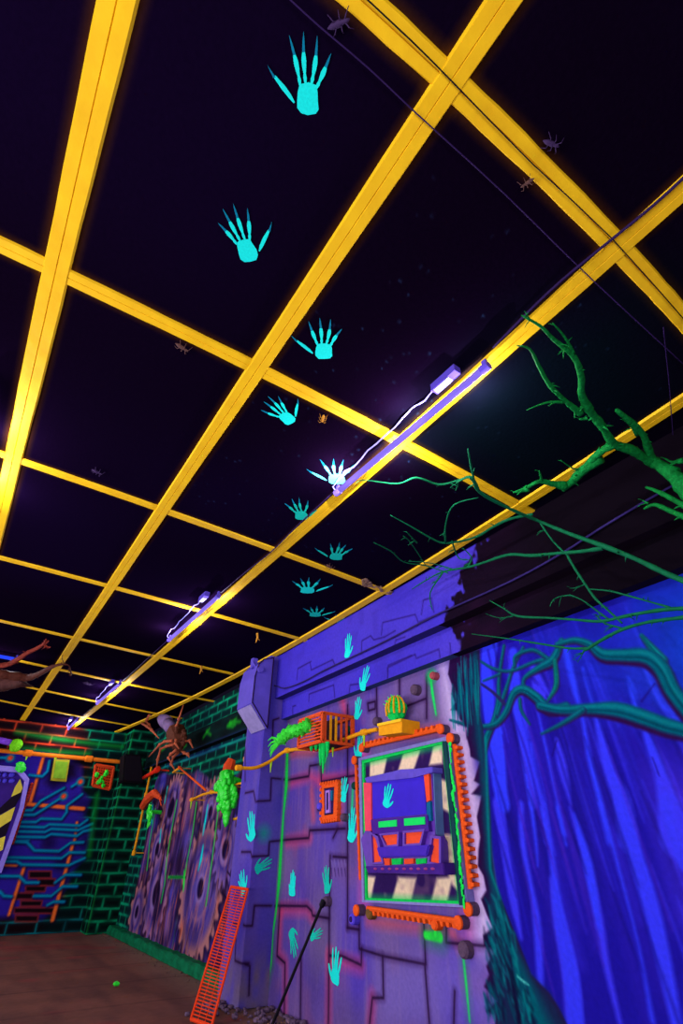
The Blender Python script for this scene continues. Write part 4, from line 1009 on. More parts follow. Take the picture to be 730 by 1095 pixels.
for k in range(7):
    a = math.pi*k/6; tube(bm, [gp+Vector((-.078*math.cos(t)*abs(math.sin(a)), .10*math.cos(t)*math.cos(a), .105*math.sin(t))) for t in (-.4, 0, .4, .8, 1.2)], .008, 5)
link('orange_ribs', bm, PIP, gb)
bm = bmesh.new()
for k in range(46):
    a = R.uniform(0, 6.28); b = R.uniform(-.4, 1.4); d = Vector((-abs(math.cos(a))*math.cos(b), math.sin(a)*math.cos(b), math.sin(b)))
    p = gp+Vector((d.x*.06, d.y*.08, d.z*.085)); tube(bm, [p, p+d*R.uniform(.02, .045)], [.007, .002], 4)
props(link('leafy_tufts', bm, mat('slime_green_paint', (20, 235, 80)), gb), kind='stuff')

# ---- wicker crate and clawed arm
ct = empty('slatted_crate', atx(340,780,2.6), 'orange woven crate fixed high on the purple wall below the beams', 'crate')
XC = 2.46
Lt, Rt, Rb, Lb_ = [atx(*q, XC) for q in C7([(150,78),(330,15),(330,245),(150,275)])]
y0, y1 = Rt.y, Lt.y; zt = (Lt.z+Rt.z)/2; zb = (Lb_.z+Rb.z)/2
CR = mat('orange_wicker', (240, 80, 34), vary=.5, scale=60); CRD = mat('dark_crate_inside', (60, 26, 30), vary=.4)
bm = bmesh.new()
for (x, y) in [(XC, y0), (XC, y1), (XW-.01, y0), (XW-.01, y1)]: box(bm, (x-.012, y-.012, zb), (x+.012, y+.012, zt))
for z in (zb, zt):
    for y in (y0, y1): box(bm, (XC, y-.012, z-.012), (XW-.01, y+.012, z+.012))
    for x in (XC, XW-.01): box(bm, (x-.012, y0, z-.012), (x+.012, y1, z+.012))
link('crate_frame', bm, CR, ct)
bm = bmesh.new(); box(bm, (XC+.02, y0+.02, zb+.005), (XW-.02, y1-.02, zb+.015)); box(bm, (XC+.16, y0+.02, zb+.015), (XC+.17, y1-.02, zt-.02)); link('inner_board', bm, CRD, ct)
nb_ = 9
for i in range(nb_):
    z = zb+(zt-zb)*(i+.5)/nb_
    bm = bmesh.new(); P = [Vector((XC+.006*math.sin(k*1.6+i*3.14), y0+(y1-y0)*k/14, z+R.uniform(-.003, .003))) for k in range(15)]; tube(bm, P, .0085, 5); link('woven_slat', bm, CR, ct)
for i in range(6):
    x = XC+(XW-XC)*(i+.5)/6
    bm = bmesh.new(); box(bm, (x-.010, y0-.006, zb), (x+.010, y0+.004, zt)); link('near_slat', bm, PIP if i in (1, 2) else CR, ct)
arm_pts = [(332,772),(326,778),(318,781),(309,783),(302,789),(297,794)]
A = [atx(a, b, 2.46-.02*i) for i, (a, b) in enumerate(arm_pts)]
bm = bmesh.new(); P = smooth_path([tuple(p) for p in A], 5); rad = [.05+.014*math.sin(i*1.9) for i in range(len(P))]; rad[-3:] = [.04, .035, .03]
tube(bm, P, rad, 9); hand = A[-1]
for k in range(5):
    d = (A[-1]-A[-2]).normalized(); s_ = Vector((0, .35, -.9)).normalized(); dd = (d+s_*(k-2)*.35+Vector((-.2, 0, .1))).normalized()
    b0 = hand+s_*(k-2)*.014; m1 = b0+dd*.07; tube(bm, [b0-dd*.02, b0+dd*.03, m1, m1+(dd+Vector((0, 0, -.9))).normalized()*.05], [.014, .012, .009, .002], 6)
for k in range(90):
    i = R.randrange(len(P)-2); p = Vector(P[i]); d = Vector((R.uniform(-1, 1), R.uniform(-1, 1), R.uniform(-1, .6))).normalized(); tube(bm, [p+d*rad[i]*.7, p+d*(rad[i]+R.uniform(.01, .04))], [.009, .002], 4)
o = link('clawed_arm', bm, mat('shaggy_green', (60, 225, 60), vary=.55, scale=30), None); props(o, 'bright green shaggy clawed arm reaching out of the orange crate', 'monster arm')
bm = bmesh.new()
for (a, b, l) in [(338,796,.05),(343,797,.16),(346,797,.22),(350,796,.1),(333,797,.05)]:
    p = atx(a, b, 2.50); tube(bm, [p+Vector((0, 0, .02)), p+Vector((0, 0, -l*.5)), p+Vector((0, 0, -l))], [.02, .016, .004], 6)
o = link('crate_drips', bm, GRNM, None); o.parent = ct; o.location = o.location-ct.location; o['label'] = 'green slime dripping from the crate'

# ================================================================== DUCT ON THE PILLAR
du = empty('duct_housing', (2.36, 5.5, 2.5), 'purple boxy duct with a slanted pale bottom on top of the pillar', 'duct')
DUM = mat('duct_purple', (92, 76, 186), vary=.25, scale=10)
D0, D1 = 5.22, 5.62
prof = [(PX, CEIL-.06), (2.40, CEIL-.10), (2.34, 2.86), (2.31, 2.72), (2.31, 2.44), (PX, 2.20)]
bm = bmesh.new(); prism(bm, [(x, D0, z) for x, z in prof], [(x, D1, z) for x, z in prof]); link('duct_body', bm, DUM, du)
bm = bmesh.new(); slab(bm, [(2.312, D0+.03, 2.425), (2.312, D1-.03, 2.425), (PX-.01, D1-.03, 2.205), (PX-.01, D0+.03, 2.205)], (-.006, 0, -.008)); link('slanted_vent', bm, mat('pale_lilac_vent', (150, 138, 196), vary=.35, scale=14), du, label='pale slanted bottom plate')
bm = bmesh.new()
for a, b in zip(prof, prof[1:]+prof[:1]):
    tube(bm, [(a[0], D0-.004, a[1]), (b[0], D0-.004, b[1])], .007, 5)
link('edge_line', bm, mat('dark_seam', DK), du)
bm = bmesh.new(); cyl(bm, (2.36, D0-.03, 2.8), (2.36, D0+.02, 2.8), .035); cyl(bm, (2.30, 5.3, 2.9), (2.40, 5.3, 2.78), .012); box(bm, (2.30, 5.3, 2.84), (2.36, 5.36, 2.95)); link('bracket', bm, DUM, du)

# ================================================================== GEAR WALL DRESSING
SLG = mat('neon_green_slime', (40, 245, 50), vary=.3, scale=40, rough=.4, spec=.5)
c0 = atx(243,850,2.55)
bl = empty('hanging_slime', c0, 'neon green lumpy slime mass hanging from the orange bracket beside the pillar', 'slime')
bm = bmesh.new()
top = atx(242,826,2.55); bot = atx(242,878,2.55); H_ = (top-bot).length
for k in range(170):
    t = R.random()**.9; w = .13*(1-t)**.35*(.6+.6*math.sin(min(t*5, 1.57))) if t < .75 else .13*(1-t)*1.1
    p = top.lerp(bot, t)+Vector((R.uniform(-.6, .6)*w, R.uniform(-1, 1)*w*1.3, 0)); blob(bm, p, (R.uniform(.02, .035), R.uniform(.025, .045), R.uniform(.03, .06)), .2, 7, 5)
tube(bm, [bot+Vector((0, 0, .12)), bot+Vector((0, 0, 0)), bot+Vector((0, .01, -.06))], [.05, .025, .004], 7)
tube(bm, [top, top.lerp(bot, .4), top.lerp(bot, .8)], [.08, .10, .05], 10); tube(bm, [top.lerp(bot, .1), Vector((XW+.02, top.y, top.z-.1))], [.04, .03], 8)
link('slime_mass', bm, SLG, bl, True)
bm = bmesh.new(); tube(bm, [atx(243,828,2.58), atx(245,820,2.6), atx(248,812,2.62)], [.07, .075, .05], 8); link('orange_mount', bm, mat('orange_mount', (225, 70, 30), vary=.5), bl, label='orange holder above the slime')
X2 = 2.62
pipe([atx(x, y, X2) for x, y in [(262,812),(262,826),(261,850),(259,868),(256,874),(250,876)]], .014, PIP, 'amber hooked pipe hanging beside the pillar, right of the green slime', joints=(0, 4), sm=2)
pipe([atx(x, y, X2) for x, y in [(248,841),(255,838),(262,837)]], .012, PIP, 'short amber pipe stub between green slime and hooked pipe', sm=1)
pipe([atx(x, y, X2) for x, y in [(192,821),(206,833),(220,845)]], .014, ORM, 'slanting orange stick across the top of the gear mural', joints=(0,), sm=1)
pipe([atx(x, y, X2) for x, y in [(205,855),(216,850),(226,847),(236,847)]], .016, PIP, 'amber horizontal pipe over the gears left of the green slime', joints=(0, 2), sm=1, drips=(0,))
pipe([atx(x, y, X2) for x, y in [(185,826),(192,821)]], .016, PIP, 'short amber pipe end beneath the spider', sm=1)
pipe([atx(x, y, 2.64) for x, y in [(162,820),(156,850),(150,880),(145,903),(143,912)]], .018, PIP, 'long amber pipe running down the left edge of the gear mural', joints=(1, 4), sm=1)
pipe([atx(x, y, 2.60) for x, y in [(153,832),(160,828),(168,823)]], .03, mat('red_orange_pipe', (225, 44, 20), vary=.3), 'thick red pipe stub to the right of the black loudspeaker', joints=(2,), sm=1)
bm = bmesh.new(); p = atx(160,856,2.62)
tube(bm, [atx(153,862,2.62), atx(158,854,2.58), atx(165,848,2.6), atx(171,853,2.62)], [.06, .07, .06, .03], 8)
for k in range(4): tube(bm, [atx(170, 850, 2.6), atx(172+R.uniform(-2, 2), 853+k*3, 2.6)], [.02, .006], 5)
o = link('orange_claw', bm, mat('rust_orange', (214, 74, 34), vary=.5), None); props(o, 'rusty orange claw reaching from the brick corner beside the gear mural', 'monster claw')
bm = bmesh.new(); p = atx(159,868,2.6); blob(bm, p, (.03, .09, .10), .25, 9, 7); blob(bm, atx(160,876,2.6), (.03, .07, .12), .25, 9, 7); tube(bm, [p, Vector((XW+.02, p.y, p.z))], .03, 6)
o = link('green_rag', bm, SLG, None); props(o, 'small green slime lump under the rusty orange claw', 'slime')

# ---- spider of bones
sx = 2.35
SPB = mat('copper_bone', (170, 84, 56), vary=.4, scale=30); SPA = mat('lilac_abdomen', (120, 96, 140), vary=.35); SPD = mat('dark_brown_body', (86, 44, 30), vary=.5, scale=50)
S5 = lambda pts, x=sx: [atx(*q, x) for q in zc(150, 750, 10.43, pts)]
spc = S5([(400,400)])[0]
spd = empty('giant_spider', spc, 'large copper brown bony spider hanging at the ceiling corner over the gear mural', 'spider')
bm = bmesh.new(); P = S5([(235,190),(270,215),(300,240)]); tube(bm, P, [.07, .10, .10], 12); P = S5([(305,250),(330,285),(345,310)]); tube(bm, P, [.09, .09, .06], 12); link('abdomen', bm, SPA, spd, True, 'lilac segmented abdomen')
bm = bmesh.new(); P = S5([(350,300),(400,360),(420,420),(430,480),(450,520)]); tube(bm, P, [.05, .15, .13, .09, .04], 9)
for k in range(60):
    q_ = S5([(R.uniform(340, 500), R.uniform(290, 520))], sx+R.uniform(-.08, .08))[0]; blob(bm, q_, R.uniform(.015, .04), .3, 6, 4)
link('body', bm, SPD, spd)
for P, x in [([(325,350),(370,310),(405,270),(430,200),(480,40)], 2.3), ([(20,245),(75,280),(125,320),(205,410)], 2.2), ([(60,225),(95,260),(130,315)], 2.25), ([(350,440),(270,450),(215,485),(95,618)], 2.2),
             ([(370,480),(290,500),(228,530),(195,650),(180,740)], 2.25), ([(400,540),(340,590),(315,630),(345,690)], 2.3), ([(430,560),(370,620),(345,700),(380,760)], 2.4), ([(440,530),(490,575),(530,590),(545,625)], 2.4), ([(450,450),(500,450),(550,440),(585,520)], 2.4), ([(400,420),(390,470),(430,530)], 2.25), ([(110,130),(75,200),(60,225)], 2.25)]:
    P3 = S5(P, x); bm = bmesh.new(); tube(bm, P3, [.022]+[.017]*(len(P3)-2)+[.007], 7)
    for q_ in P3[1:-1]: blob(bm, q_, .026, .1, 7, 5)
    link('leg', bm, SPB, spd, True)
# ---- loudspeaker
ls = empty('loudspeaker', aty(142,822,10.2), 'black loudspeaker mounted high in the green brick corner', 'speaker')
q = [aty(*p, 10.2) for p in [(133.5,806),(151,807),(154,838),(131.5,836)]]
bm = bmesh.new(); prism(bm, q, [Vector((p.x, 10.55, p.z)) for p in q]); bmesh.ops.bevel(bm, geom=bm.edges[:], offset=.02, segments=2, affect='EDGES'); link('cabinet', bm, mat('black_speaker', (10, 6, 14)), ls)
cq = sum(q, Vector())/4; bm = bmesh.new(); q2 = [cq+(p-cq)*.86 for p in q]; prism(bm, [p-Vector((0, .01, 0)) for p in q2], q2); link('speaker_grille', bm, mat('dark_grille', (18, 12, 24), scale=200, bump=.8), ls)
bm = bmesh.new(); cyl(bm, cq+Vector((0, .34, 0)), cq+Vector((.05, .56, 0)), .03); link('wall_mount', bm, BLK, ls)

# ---- back wall dressing
pipe([aty(x, y, YB-.08) for x, y in [(-30,800),(0,802.5),(30,805.5),(60,808.5),(95,811.5),(131,815)]], .035, mat('orange_pipe_paint', (238, 116, 24), vary=.35), 'orange pipe running across the upper back wall above the circuit mural', joints=(2, 4), drips=(2, 3))
pipe([aty(x, y, YB-.05) for x, y in [(132,814),(129,830),(126,845)]], .022, mat('yellow_green_pipe', (170, 170, 30), vary=.3), 'thin olive pipe dropping beside the black loudspeaker', sm=1)
pipe([aty(x, y, YB-.12) for x, y in [(-30,789),(0,791.5),(14,795)]], .05, mat('violet_pipe', (130, 70, 220), vary=.4), 'violet pipe stub at the left edge above the orange pipe', sm=1)
bm = bmesh.new(); blob(bm, aty(17,797,YB-.14), .10, .12, 12, 8); o = link('pipe_valve', bm, mat('yellow_green_valve', (120, 225, 30), vary=.3)); props(o, 'glowing yellow green ball valve at the end of the violet pipe', 'valve')
def bbox(px, dep, m, name, label, cat):
    q = [aty(a, b, YB-dep) for a, b in px]; bm = bmesh.new(); prism(bm, q, [Vector((p.x, YB, p.z)) for p in q]); t = empty(name, sum(q, Vector())/4, label, cat); link('box_body', bm, m, t); return t, q
t, q = bbox(zc(0,770,7.3,[(425,303),(545,310),(518,480),(398,470)]), .10, mat('olive_yellow_box', (170, 160, 40), vary=.5, scale=8), 'junction_box', 'olive yellow junction box on the back wall above the circuit mural', 'junction box')
c_ = sum(q, Vector())/4; bm = bmesh.new(); q2 = [c_+(p-c_)*.78+Vector((0, -.02, 0)) for p in q]; prism(bm, q2, [p+Vector((0, .02, 0)) for p in q2]); link('lid', bm, mat('green_gold_lid', (120, 170, 40), vary=.6, scale=9), t)
t, q = bbox(zc(80,770,7.3,[(160,350),(302,372),(268,542),(135,512)]), .05, mat('dark_recess', (30, 16, 20)), 'vent_grille', 'square orange wire vent grille splashed green on the back wall', 'vent')
for i in range(8):
    k = (i+.5)/8; bm = bmesh.new(); tube(bm, [q[0].lerp(q[1], k)-Vector((0, .02, 0)), q[3].lerp(q[2], k)-Vector((0, .02, 0))], .012, 5); link('grille_bar', bm, mat('orange_bar', (205, 64, 26), vary=.4), t)
    bm = bmesh.new(); tube(bm, [q[0].lerp(q[3], k)-Vector((0, .03, 0)), q[1].lerp(q[2], k)-Vector((0, .03, 0))], .012, 5); link('grille_bar', bm, mat('orange_bar', (205, 64, 26), vary=.4), t)
bm = bmesh.new()
for a, b in zip(q, q[1:]+q[:1]): tube(bm, [a-Vector((0, .03, 0)), b-Vector((0, .03, 0))], .026, 6)
link('grille_frame', bm, mat('orange_bar', (205, 64, 26)), t)
bm = bmesh.new()
for k in range(9): blob(bm, q[0].lerp(q[2], R.random()).lerp(q[1].lerp(q[3], R.random()), .5)-Vector((0, .05, 0)), R.uniform(.02, .05), .3, 7, 5)
props(link('green_splash', bm, SLG, t), kind='stuff')
# hazard door at the left edge
C9 = lambda pts: zc(0, 770, 6.85, pts)
dd = empty('blast_door', aty(0,880,YB-.1), 'lilac framed blast door with yellow hazard stripes at the left edge of the back wall', 'door')
def bpol(name, px, d0, d1, m, parent, label=None):
    q = [aty(a, b, YB-d0) for a, b in px]; bm = bmesh.new(); prism(bm, q, [Vector((p.x, YB-d1, p.z)) for p in q]); return link(name, bm, m, parent, label=label)
LIL = mat('lilac_door_frame', (140, 120, 235), vary=.25, rough=.4, spec=.4)
bpol('door_leaf', C9([(-420,370),(140,370),(180,440),(180,500),(95,820),(0,1060),(-60,1200),(-420,1200)]), .06, .0, mat('violet_door_leaf', (58, 30, 130), vary=.35, scale=5), dd, 'violet door leaf')
for P in [[(-420,325),(0,332),(150,345),(150,385),(0,372),(-420,365)], [(150,345),(215,432),(185,450),(128,382)], [(215,432),(175,640),(145,640),(180,450)], [(175,640),(95,880),(62,880),(145,640)], [(95,880),(10,1120),(-28,1120),(62,880)]]:
    bpol('frame_bar', C9(P), .16, .0, LIL, dd)
YH = mat('hazard_yellow', (225, 210, 70), vary=.3, scale=10)
for P in [[(148,430),(165,500),(150,530),(82,562),(110,490)], [(112,635),(80,735),(-20,800),(-20,710)], [(40,850),(20,950),(-40,980),(-40,880)]]: bpol('hazard_stripe', C9(P), .075, .05, YH, dd, 'yellow hazard stripe')
for P in [[(165,505),(150,560),(112,630),(-20,705),(-20,660),(82,566)], [(78,738),(42,845),(-40,878),(-20,802)]]: bpol('dark_stripe', C9(P), .07, .05, mat('near_black_stripe', (24, 12, 34)), dd)
for a in (35, 80, 122-30, -10):
    for b in (402, 445):
        p = aty(*C9([(a, b)])[0], YB-.08); bm = bmesh.new(); blob(bm, p, .035, 0, 8, 6); link('rivet', bm, mat('violet_rivet', (84, 70, 220)), dd)
bm = bmesh.new(); blob(bm, aty(*C9([(150,345)])[0], YB-.18), (.09, .04, .08), .25, 9, 6); link('slime_splash', bm, SLG, dd, label='green slime on the frame corner')
bm = bmesh.new()
for i in range(22):
    t = i/21; p = aty(*C9([(232-t*140, 470+t*430)])[0], YB-.05); blob(bm, p, .03, .1, 6, 4)
link('chain', bm, mat('red_chain', (170, 44, 34), vary=.4), dd, label='red chain beside the frame')

# ================================================================== BRANCHES
def bpoint(px, py, zt_=2.78, xt=2.42):
    d = ray(px, py); t = min((zt_-CZ)/d.z if d.z > 1e-3 else 1e9, xt/d.x if d.x > 1e-3 else 1e9); return d*t+Vector((0, 0, CZ)), t/F
def branch_mesh(lists, zt_=2.78, xt=2.42, wig=0.0, k=1.0, twigs=0, rs=5):
    bm = bmesh.new(); rr = random.Random(rs)
    for P in lists:
        if len(P) == 2: P = [P[0], tuple((a+b)/2+(.6 if i < 2 else 0) for i, (a, b) in enumerate(zip(*P))), P[1]]
        P = smooth_path(P, 4); pts = []; rad = []
        for i, (x, y, w) in enumerate(P):
            p, s_ = bpoint(x+rr.uniform(-wig, wig), y+rr.uniform(-wig, wig), zt_, xt); pts.append(p); rad.append(max(.0012, w*s_*.5*k*rr.uniform(.88, 1.14)))
        tube(bm, pts, rad, 8)
        for j in range(twigs):
            i = rr.randrange(1, len(pts)-1); d = Vector((rr.uniform(-1, 1), rr.uniform(-1, 1), rr.uniform(-.8, .4))).normalized(); L = rr.uniform(.02, .06)
            tube(bm, [pts[i], pts[i]+d*L*.6+Vector((0, 0, .004)), pts[i]+d*L], [rad[i]*.45+.001, rad[i]*.25+.001, .0008], 4)
    return bm
BG = mat('green_painted_bark', (5, 112, 44), vary=.75, scale=45, bump=1.0); BG2 = mat('teal_green_twigs', (6, 92, 56), vary=.45, scale=30)
Z5 = lambda P: zc(520, 320, 3.476, P); ZB = lambda P: zc(390, 480, 2.147, P)
tr = empty('tree_branch', bpoint(740,515)[0], 'thick green branch reaching in from the right edge under the ceiling', 'branch')
link('main_limb', branch_mesh([Z5([(850,790,110),(760,710,90),(700,660,58),(650,622,42),(620,605,46),(580,585,34),(540,560,36),(500,548,30),(470,535,34),(440,490,28),(420,460,33),(395,430,28),(375,400,33),(352,350,24),(352,290,22),(325,215,20),(250,150,15),(200,100,13),(130,60,6)])], twigs=26), BG, tr, True)
for P, w_ in [([(350,425,24),(325,405,24),(290,375,18),(235,320,16),(195,250,14),(160,185,10),(112,172,4)], 5), ([(325,205,12),(290,140,9),(245,88,5)], 3), ([(290,382,12),(235,382,9),(190,395,6),(150,412,3)], 2), ([(700,650,50),(620,600,32),(585,510,26),(540,460,26),(483,412,16)], 8),
              ([(480,535,30),(420,570,28),(370,625,28),(320,680,22),(290,700,14)], 8), ([(370,625,9),(325,630,6),(275,598,3)], 2), ([(375,440,14),(345,445,8)], 1), ([(560,505,14),(530,450,12),(515,455,6)], 2), ([(730,600,22),(690,605,10),(660,590,6)], 5)]:
    link('side_branch', branch_mesh([Z5(P)], twigs=w_), BG, tr, True)
for P in [[(375,90,16),(340,100,3)], [(460,85,20),(430,80,14),(400,75,10),(370,90,8),(340,100,3)], [(405,75,8),(400,50,3)], [(540,20,26),(500,50,22),(475,75,18),(455,95,8)]]:
    link('side_branch', branch_mesh([ZB(P)], twigs=3), BG, tr, True)
def twig(label, lists, group='thin green twigs', m=BG2, **k):
    ms = [P if len(P[0]) > 2 else P for P in lists]
    t = empty('twig', bpoint(*ms[0][0][:2])[0], label, 'twig', group)
    for i, P in enumerate(ms): link('stem' if i == 0 else 'side_twig', branch_mesh([P], **k), m, t, True)
twig('long green twig sloping from the right edge up across the yellow lines', [ZB([(760,312,15),(700,290,14),(620,252,12),(545,222,12),(470,195,9),(400,166,8),(330,136,7),(262,98,7),(248,60,5),(236,0,3)]), ZB([(262,98,6),(240,66,5),(210,78,4)]), ZB([(400,166,4),(430,210,4),(465,245,4)])], twigs=4)
twig('green twig curving level from the long twig toward the yellow crossing', [ZB([(545,228,10),(500,235,9),(440,240,8),(380,245,8),(330,243,7),(270,262,6),(235,272,5),(180,282,4),(140,302,3),(108,322,2)]), ZB([(235,272,4),(245,250,3),(225,228,2)]), ZB([(180,282,4),(150,330,3),(155,370,2)]), ZB([(200,276,3),(150,262,2),(100,258,1.5)])], zt_=2.84, twigs=5)
twig('curved green twig crossing the fourth yellow line, lower left of the branch', [ZB([(385,150,6),(330,162,7),(290,182,6),(260,200,6),(220,212,5),(180,216,5),(150,204,4),(105,178,3),(58,152,2)]), ZB([(185,214,5),(186,170,4),(205,128,4),(260,112,2)]), ZB([(120,216,4),(95,190,2)]), ZB([(200,212,4),(215,250,3),(240,255,2)])], zt_=2.88, twigs=4)
twig('pale green twig reaching left to the largest tube', [ZB([(262,98,6),(245,65,6),(215,72,5),(170,82,5),(118,66,5),(75,80,4),(0,72,2),(-20,78,1.5)]), ZB([(215,72,4),(208,95,3)])], zt_=2.90, twigs=3)
twig('thin dim twig low over the yellow line near the purple beam', [ZB([(20,215,1.5),(60,235,3),(90,260,3),(140,268,3),(190,285,3)]), ZB([(88,200,2),(105,215,3),(140,268,2)])], zt_=2.92, twigs=2)
twig('green twig level across the top of the blue forest, upper of the cluster', [ZB([(760,366,10),(700,368,10),(640,376,9),(590,386,8),(540,396,7),(480,392,6),(420,388,5),(350,384,5),(318,366,3),(286,348,2)]), ZB([(700,364,5),(650,350,4),(600,336,5),(560,326,4),(515,322,3)]), ZB([(560,392,4),(530,370,4),(500,348,3),(470,335,3)]), ZB([(470,336,3),(445,340,3),(430,350,2.4),(425,362,1.5)]), ZB([(340,384,3),(310,388,2),(280,380,1.2)])], twigs=5)
twig('green twig slanting down over the painted limb, lower of the cluster', [ZB([(760,384,9),(690,392,9),(640,400,8),(590,415,8),(545,438,8),(505,463,6)]), ZB([(515,458,6),(470,458,5),(430,452,5),(380,444,4),(330,436,3),(245,425,2)]), ZB([(590,412,4),(550,400,4),(530,380,3)]), ZB([(505,460,4),(495,478,2),(488,490,1.5)])], twigs=4)
twig('green twig dropping from the long twig to the cluster over the forest', [ZB([(465,245,5),(480,272,6),(505,310,6),(530,345,6),(560,372,5),(590,400,5)]), ZB([(505,310,3),(490,318,2),(470,320,1.5)])], twigs=3)
twig('short green double twig at the right edge below the thick branch', [ZB([(760,146,14),(700,112,12),(670,97,10),(645,88,5)]), ZB([(760,168,14),(700,142,12),(665,128,10),(640,138,4)]), ZB([(650,125,5),(637,118,3)])], m=BG, twigs=2)
BR = mat('copper_painted_bark', (128, 46, 34), vary=.8, scale=30, bump=.9); BRD = mat('dark_brown_bark', (62, 34, 32), vary=.7, scale=24, bump=.9)
Z0 = lambda P: zc(0, 660, 8.11, P)
lb_ = dict(zt_=2.74, xt=9)
def bigbranch(label, lists, m, **k):
    k['k'] = 1.3
    t = empty('tree_branch', bpoint(*lists[0][0][:2], 2.74, 9)[0], label, 'branch')
    for i, P in enumerate(lists): link('main_limb' if i == 0 else 'side_branch', branch_mesh([P], zt_=2.74, xt=9, **k), m, t, True)
bigbranch('copper red branch with a forked tip at the left edge under the ceiling', [Z0([(-120,425,44),(0,420,36),(80,405,34),(130,380,34),(180,350,32),(240,308,30),(290,285,26),(345,255,22),(385,225,18),(398,190,8)]), Z0([(388,235,16),(410,215,12),(425,205,4)]), Z0([(385,245,14),(420,262,12),(440,258,4)]), Z0([(90,400,10),(105,380,6),(100,365,3)]), Z0([(210,320,10),(215,300,6)])], BR, twigs=5)
bigbranch('dark brown curved branch below the copper one at the left edge', [Z0([(-120,490,60),(0,492,60),(80,505,58),(160,515,55),(240,525,48),(320,500,38),(380,470,32),(440,435,26),(500,415,20),(560,408,12),(600,425,7),(612,470,6)]), Z0([(600,440,6),(618,490,12),(610,510,5)]), Z0([(560,410,6),(540,360,4),(545,330,2)])], mat('brown_bark', (84, 42, 32), vary=.8, scale=26, bump=.9), twigs=6)
bigbranch('thick shadowy branch lowest at the left edge under the ceiling', [Z0([(-120,600,110),(0,590,90),(100,585,70),(170,580,46),(240,592,24),(295,602,6)]), Z0([(150,515,30),(190,545,24),(240,580,12),(290,603,4)])], BRD, twigs=4)

# ================================================================== SMALL CREATURES UNDER THE CEILING
def bug(px, py, ang, s, m, label, z=CEIL-.02):
    c = atz(px, py, z); t = empty('toy_insect', c, label, 'insect', 'toy insects on the ceiling')
    d = Vector((math.cos(ang), math.sin(ang), 0)); n_ = Vector((-d.y, d.x, 0))
    bm = bmesh.new(); tube(bm, [c-d*s*1.2, c-d*s*.7, c, c+d*s*.4, c+d*s*.6, c+d*s], [s*.06, s*.28, s*.3, s*.16, s*.24, s*.05], 8); link('body', bm, m, t, True)
    for k in range(6):
        sd = 1 if k % 2 else -1; o_ = (k//2-1)*.35; b = c+d*s*(o_+.1); bm = bmesh.new()
        tube(bm, [b, b+n_*sd*s*.5+d*s*o_+Vector((0, 0, -.01)), b+n_*sd*s*.85+d*s*o_*2+Vector((0, 0, .012))], [s*.06, s*.05, s*.03], 4); link('leg', bm, m, t)
BUG = mat('dark_violet_plastic', (58, 40, 78), vary=.4); BUGB = mat('brown_plastic', (92, 64, 60), vary=.4); BUGG = mat('gold_plastic', (190, 130, 40), vary=.4)
bug(363,25, -.9, .03, BUG, 'dark violet toy insect near the top edge beside the nearest crossing')
bug(590,154, -.3, .028, BUG, 'dark toy insect right of the nearest cross line')
bug(563,196, 1.9, .022, BUGB, 'brown toy insect against the nearest cross line of yellow paint')
bug(195,372, .2, .03, BUGB, 'small brown toy insect left of the second yellow line')
bug(345,448, 1.2, .026, BUGG, 'golden toy insect just under the second cross line')
bug(352,606, .4, .035, BUGB, 'brown toy insect on the third cross line')
bug(104,505, .3, .03, BUG, 'dim toy insect on the third cross line at the left')
bug(94,731, .5, .06, BUG, 'dark toy insect far back between the cross lines')
bm = bmesh.new()
for k in range(26):
    t = R.random(); p = atz(380+t*44+R.uniform(-3, 3), 619+t*19+R.uniform(-2, 2), CEIL-.018); blob(bm, p, (R.uniform(.01, .03), R.uniform(.01, .03), .008), .4, 6, 4)
o = link('peeling_paint', bm, mat('grey_peeling_paint', (130, 100, 84), vary=.5)); props(o, 'grey peeling flakes at the right end of the third cross line', 'peeling paint', kind='stuff')
for i, (a, b, g) in enumerate([(275,677,'fourth'),(215,712,'fifth')]):
    c = atz(a, b, CEIL-.01); bm = bmesh.new(); tube(bm, [c, c+Vector((.01, 0, -.05)), c+Vector((0, .01, -.10))], [.012, .012, .004], 6); tube(bm, [c+Vector((0, 0, -.04)), c+Vector((.04, .01, -.07))], [.008, .003], 5)
    o = link('ceiling_hook', bm, BUGG); props(o, 'small amber hook hanging from the %s cross line' % g, 'hook')

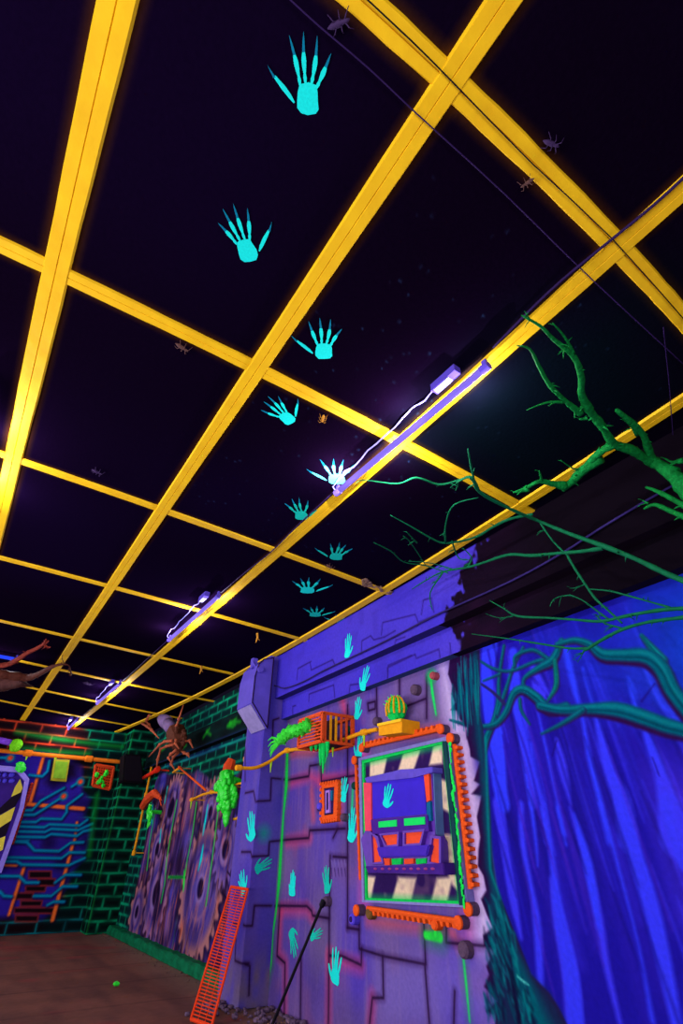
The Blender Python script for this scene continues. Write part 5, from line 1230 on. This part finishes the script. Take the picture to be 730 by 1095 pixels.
# ================================================================== FLOOR THINGS
LA, LB2 = atx(247,948,2.48), atx(265,951,2.48); LC, LD = atz(226,1098,.01), atz(204,1090,.01)
gr = empty('mesh_grille', (LC+LD)/2, 'narrow orange wire grille leaning against the purple pillar', 'grille')
ORW = mat('orange_wire', (232, 62, 24), vary=.3)
bm = bmesh.new()
for a, b in ((LA, LB2), (LB2, LC), (LC, LD), (LD, LA)): tube(bm, [a, b], .011, 6)
link('grille_frame', bm, ORW, gr)
for i in range(44):
    k = (i+.5)/44; bm = bmesh.new(); tube(bm, [LA.lerp(LD, k), LB2.lerp(LC, k)], .0042, 4); link('cross_wire', bm, ORW, gr)
for k in (.33, .66):
    bm = bmesh.new(); tube(bm, [LA.lerp(LB2, k), LD.lerp(LC, k)], .003, 4); link('long_wire', bm, ORW, gr)
ra, rb = atz(290,1098,.02), atx(346,963,2.73)
rd = empty('black_rod', ra, 'thin black rod leaning against the purple plates', 'rod')
bm = bmesh.new(); tube(bm, [ra, rb], .012, 8); link('shaft', bm, BLK, rd); bm = bmesh.new(); d = (rb-ra).normalized(); tube(bm, [rb-d*.05, rb-d*.04, rb], [.013, .022, .022], 10); link('tip', bm, BLK, rd)
bm = bmesh.new(); p = atz(124.5,1052,.02); blob(bm, p, (.03, .03, .018), .2, 8, 6); o = link('slime_drop', bm, SLG); props(o, 'tiny green slime drop on the brown floor', 'slime')
bm = bmesh.new(); RUB = mat('dusty_rubble', (104, 82, 108), vary=.6, scale=30)
for k in range(240):
    x = XW-abs(R.gauss(0, .22))-.03; y = R.uniform(3.4, 5.6); s_ = R.uniform(.006, .032)
    if x > PX-.02 and y > PY0-.03: x = PX-.05-R.random()*.2
    blob(bm, (x, y, s_*.4), (s_, s_*R.uniform(.6, 1.3), s_*.6), .35, 6, 4)
o = link('rubble', bm, RUB); props(o, 'grey purple rubble and dust along the foot of the purple wall', 'rubble', kind='stuff')
bm = bmesh.new()
for k in range(60):
    y = R.uniform(6, 11); s_ = R.uniform(.004, .010); blob(bm, (2.60+R.uniform(-.1, .05), y, s_*.4), s_, .3, 5, 4)
o = link('floor_grit', bm, mat('brown_grit', (100, 70, 64))); props(o, 'scattered grit along the green kerb under the gears', 'grit', kind='stuff')
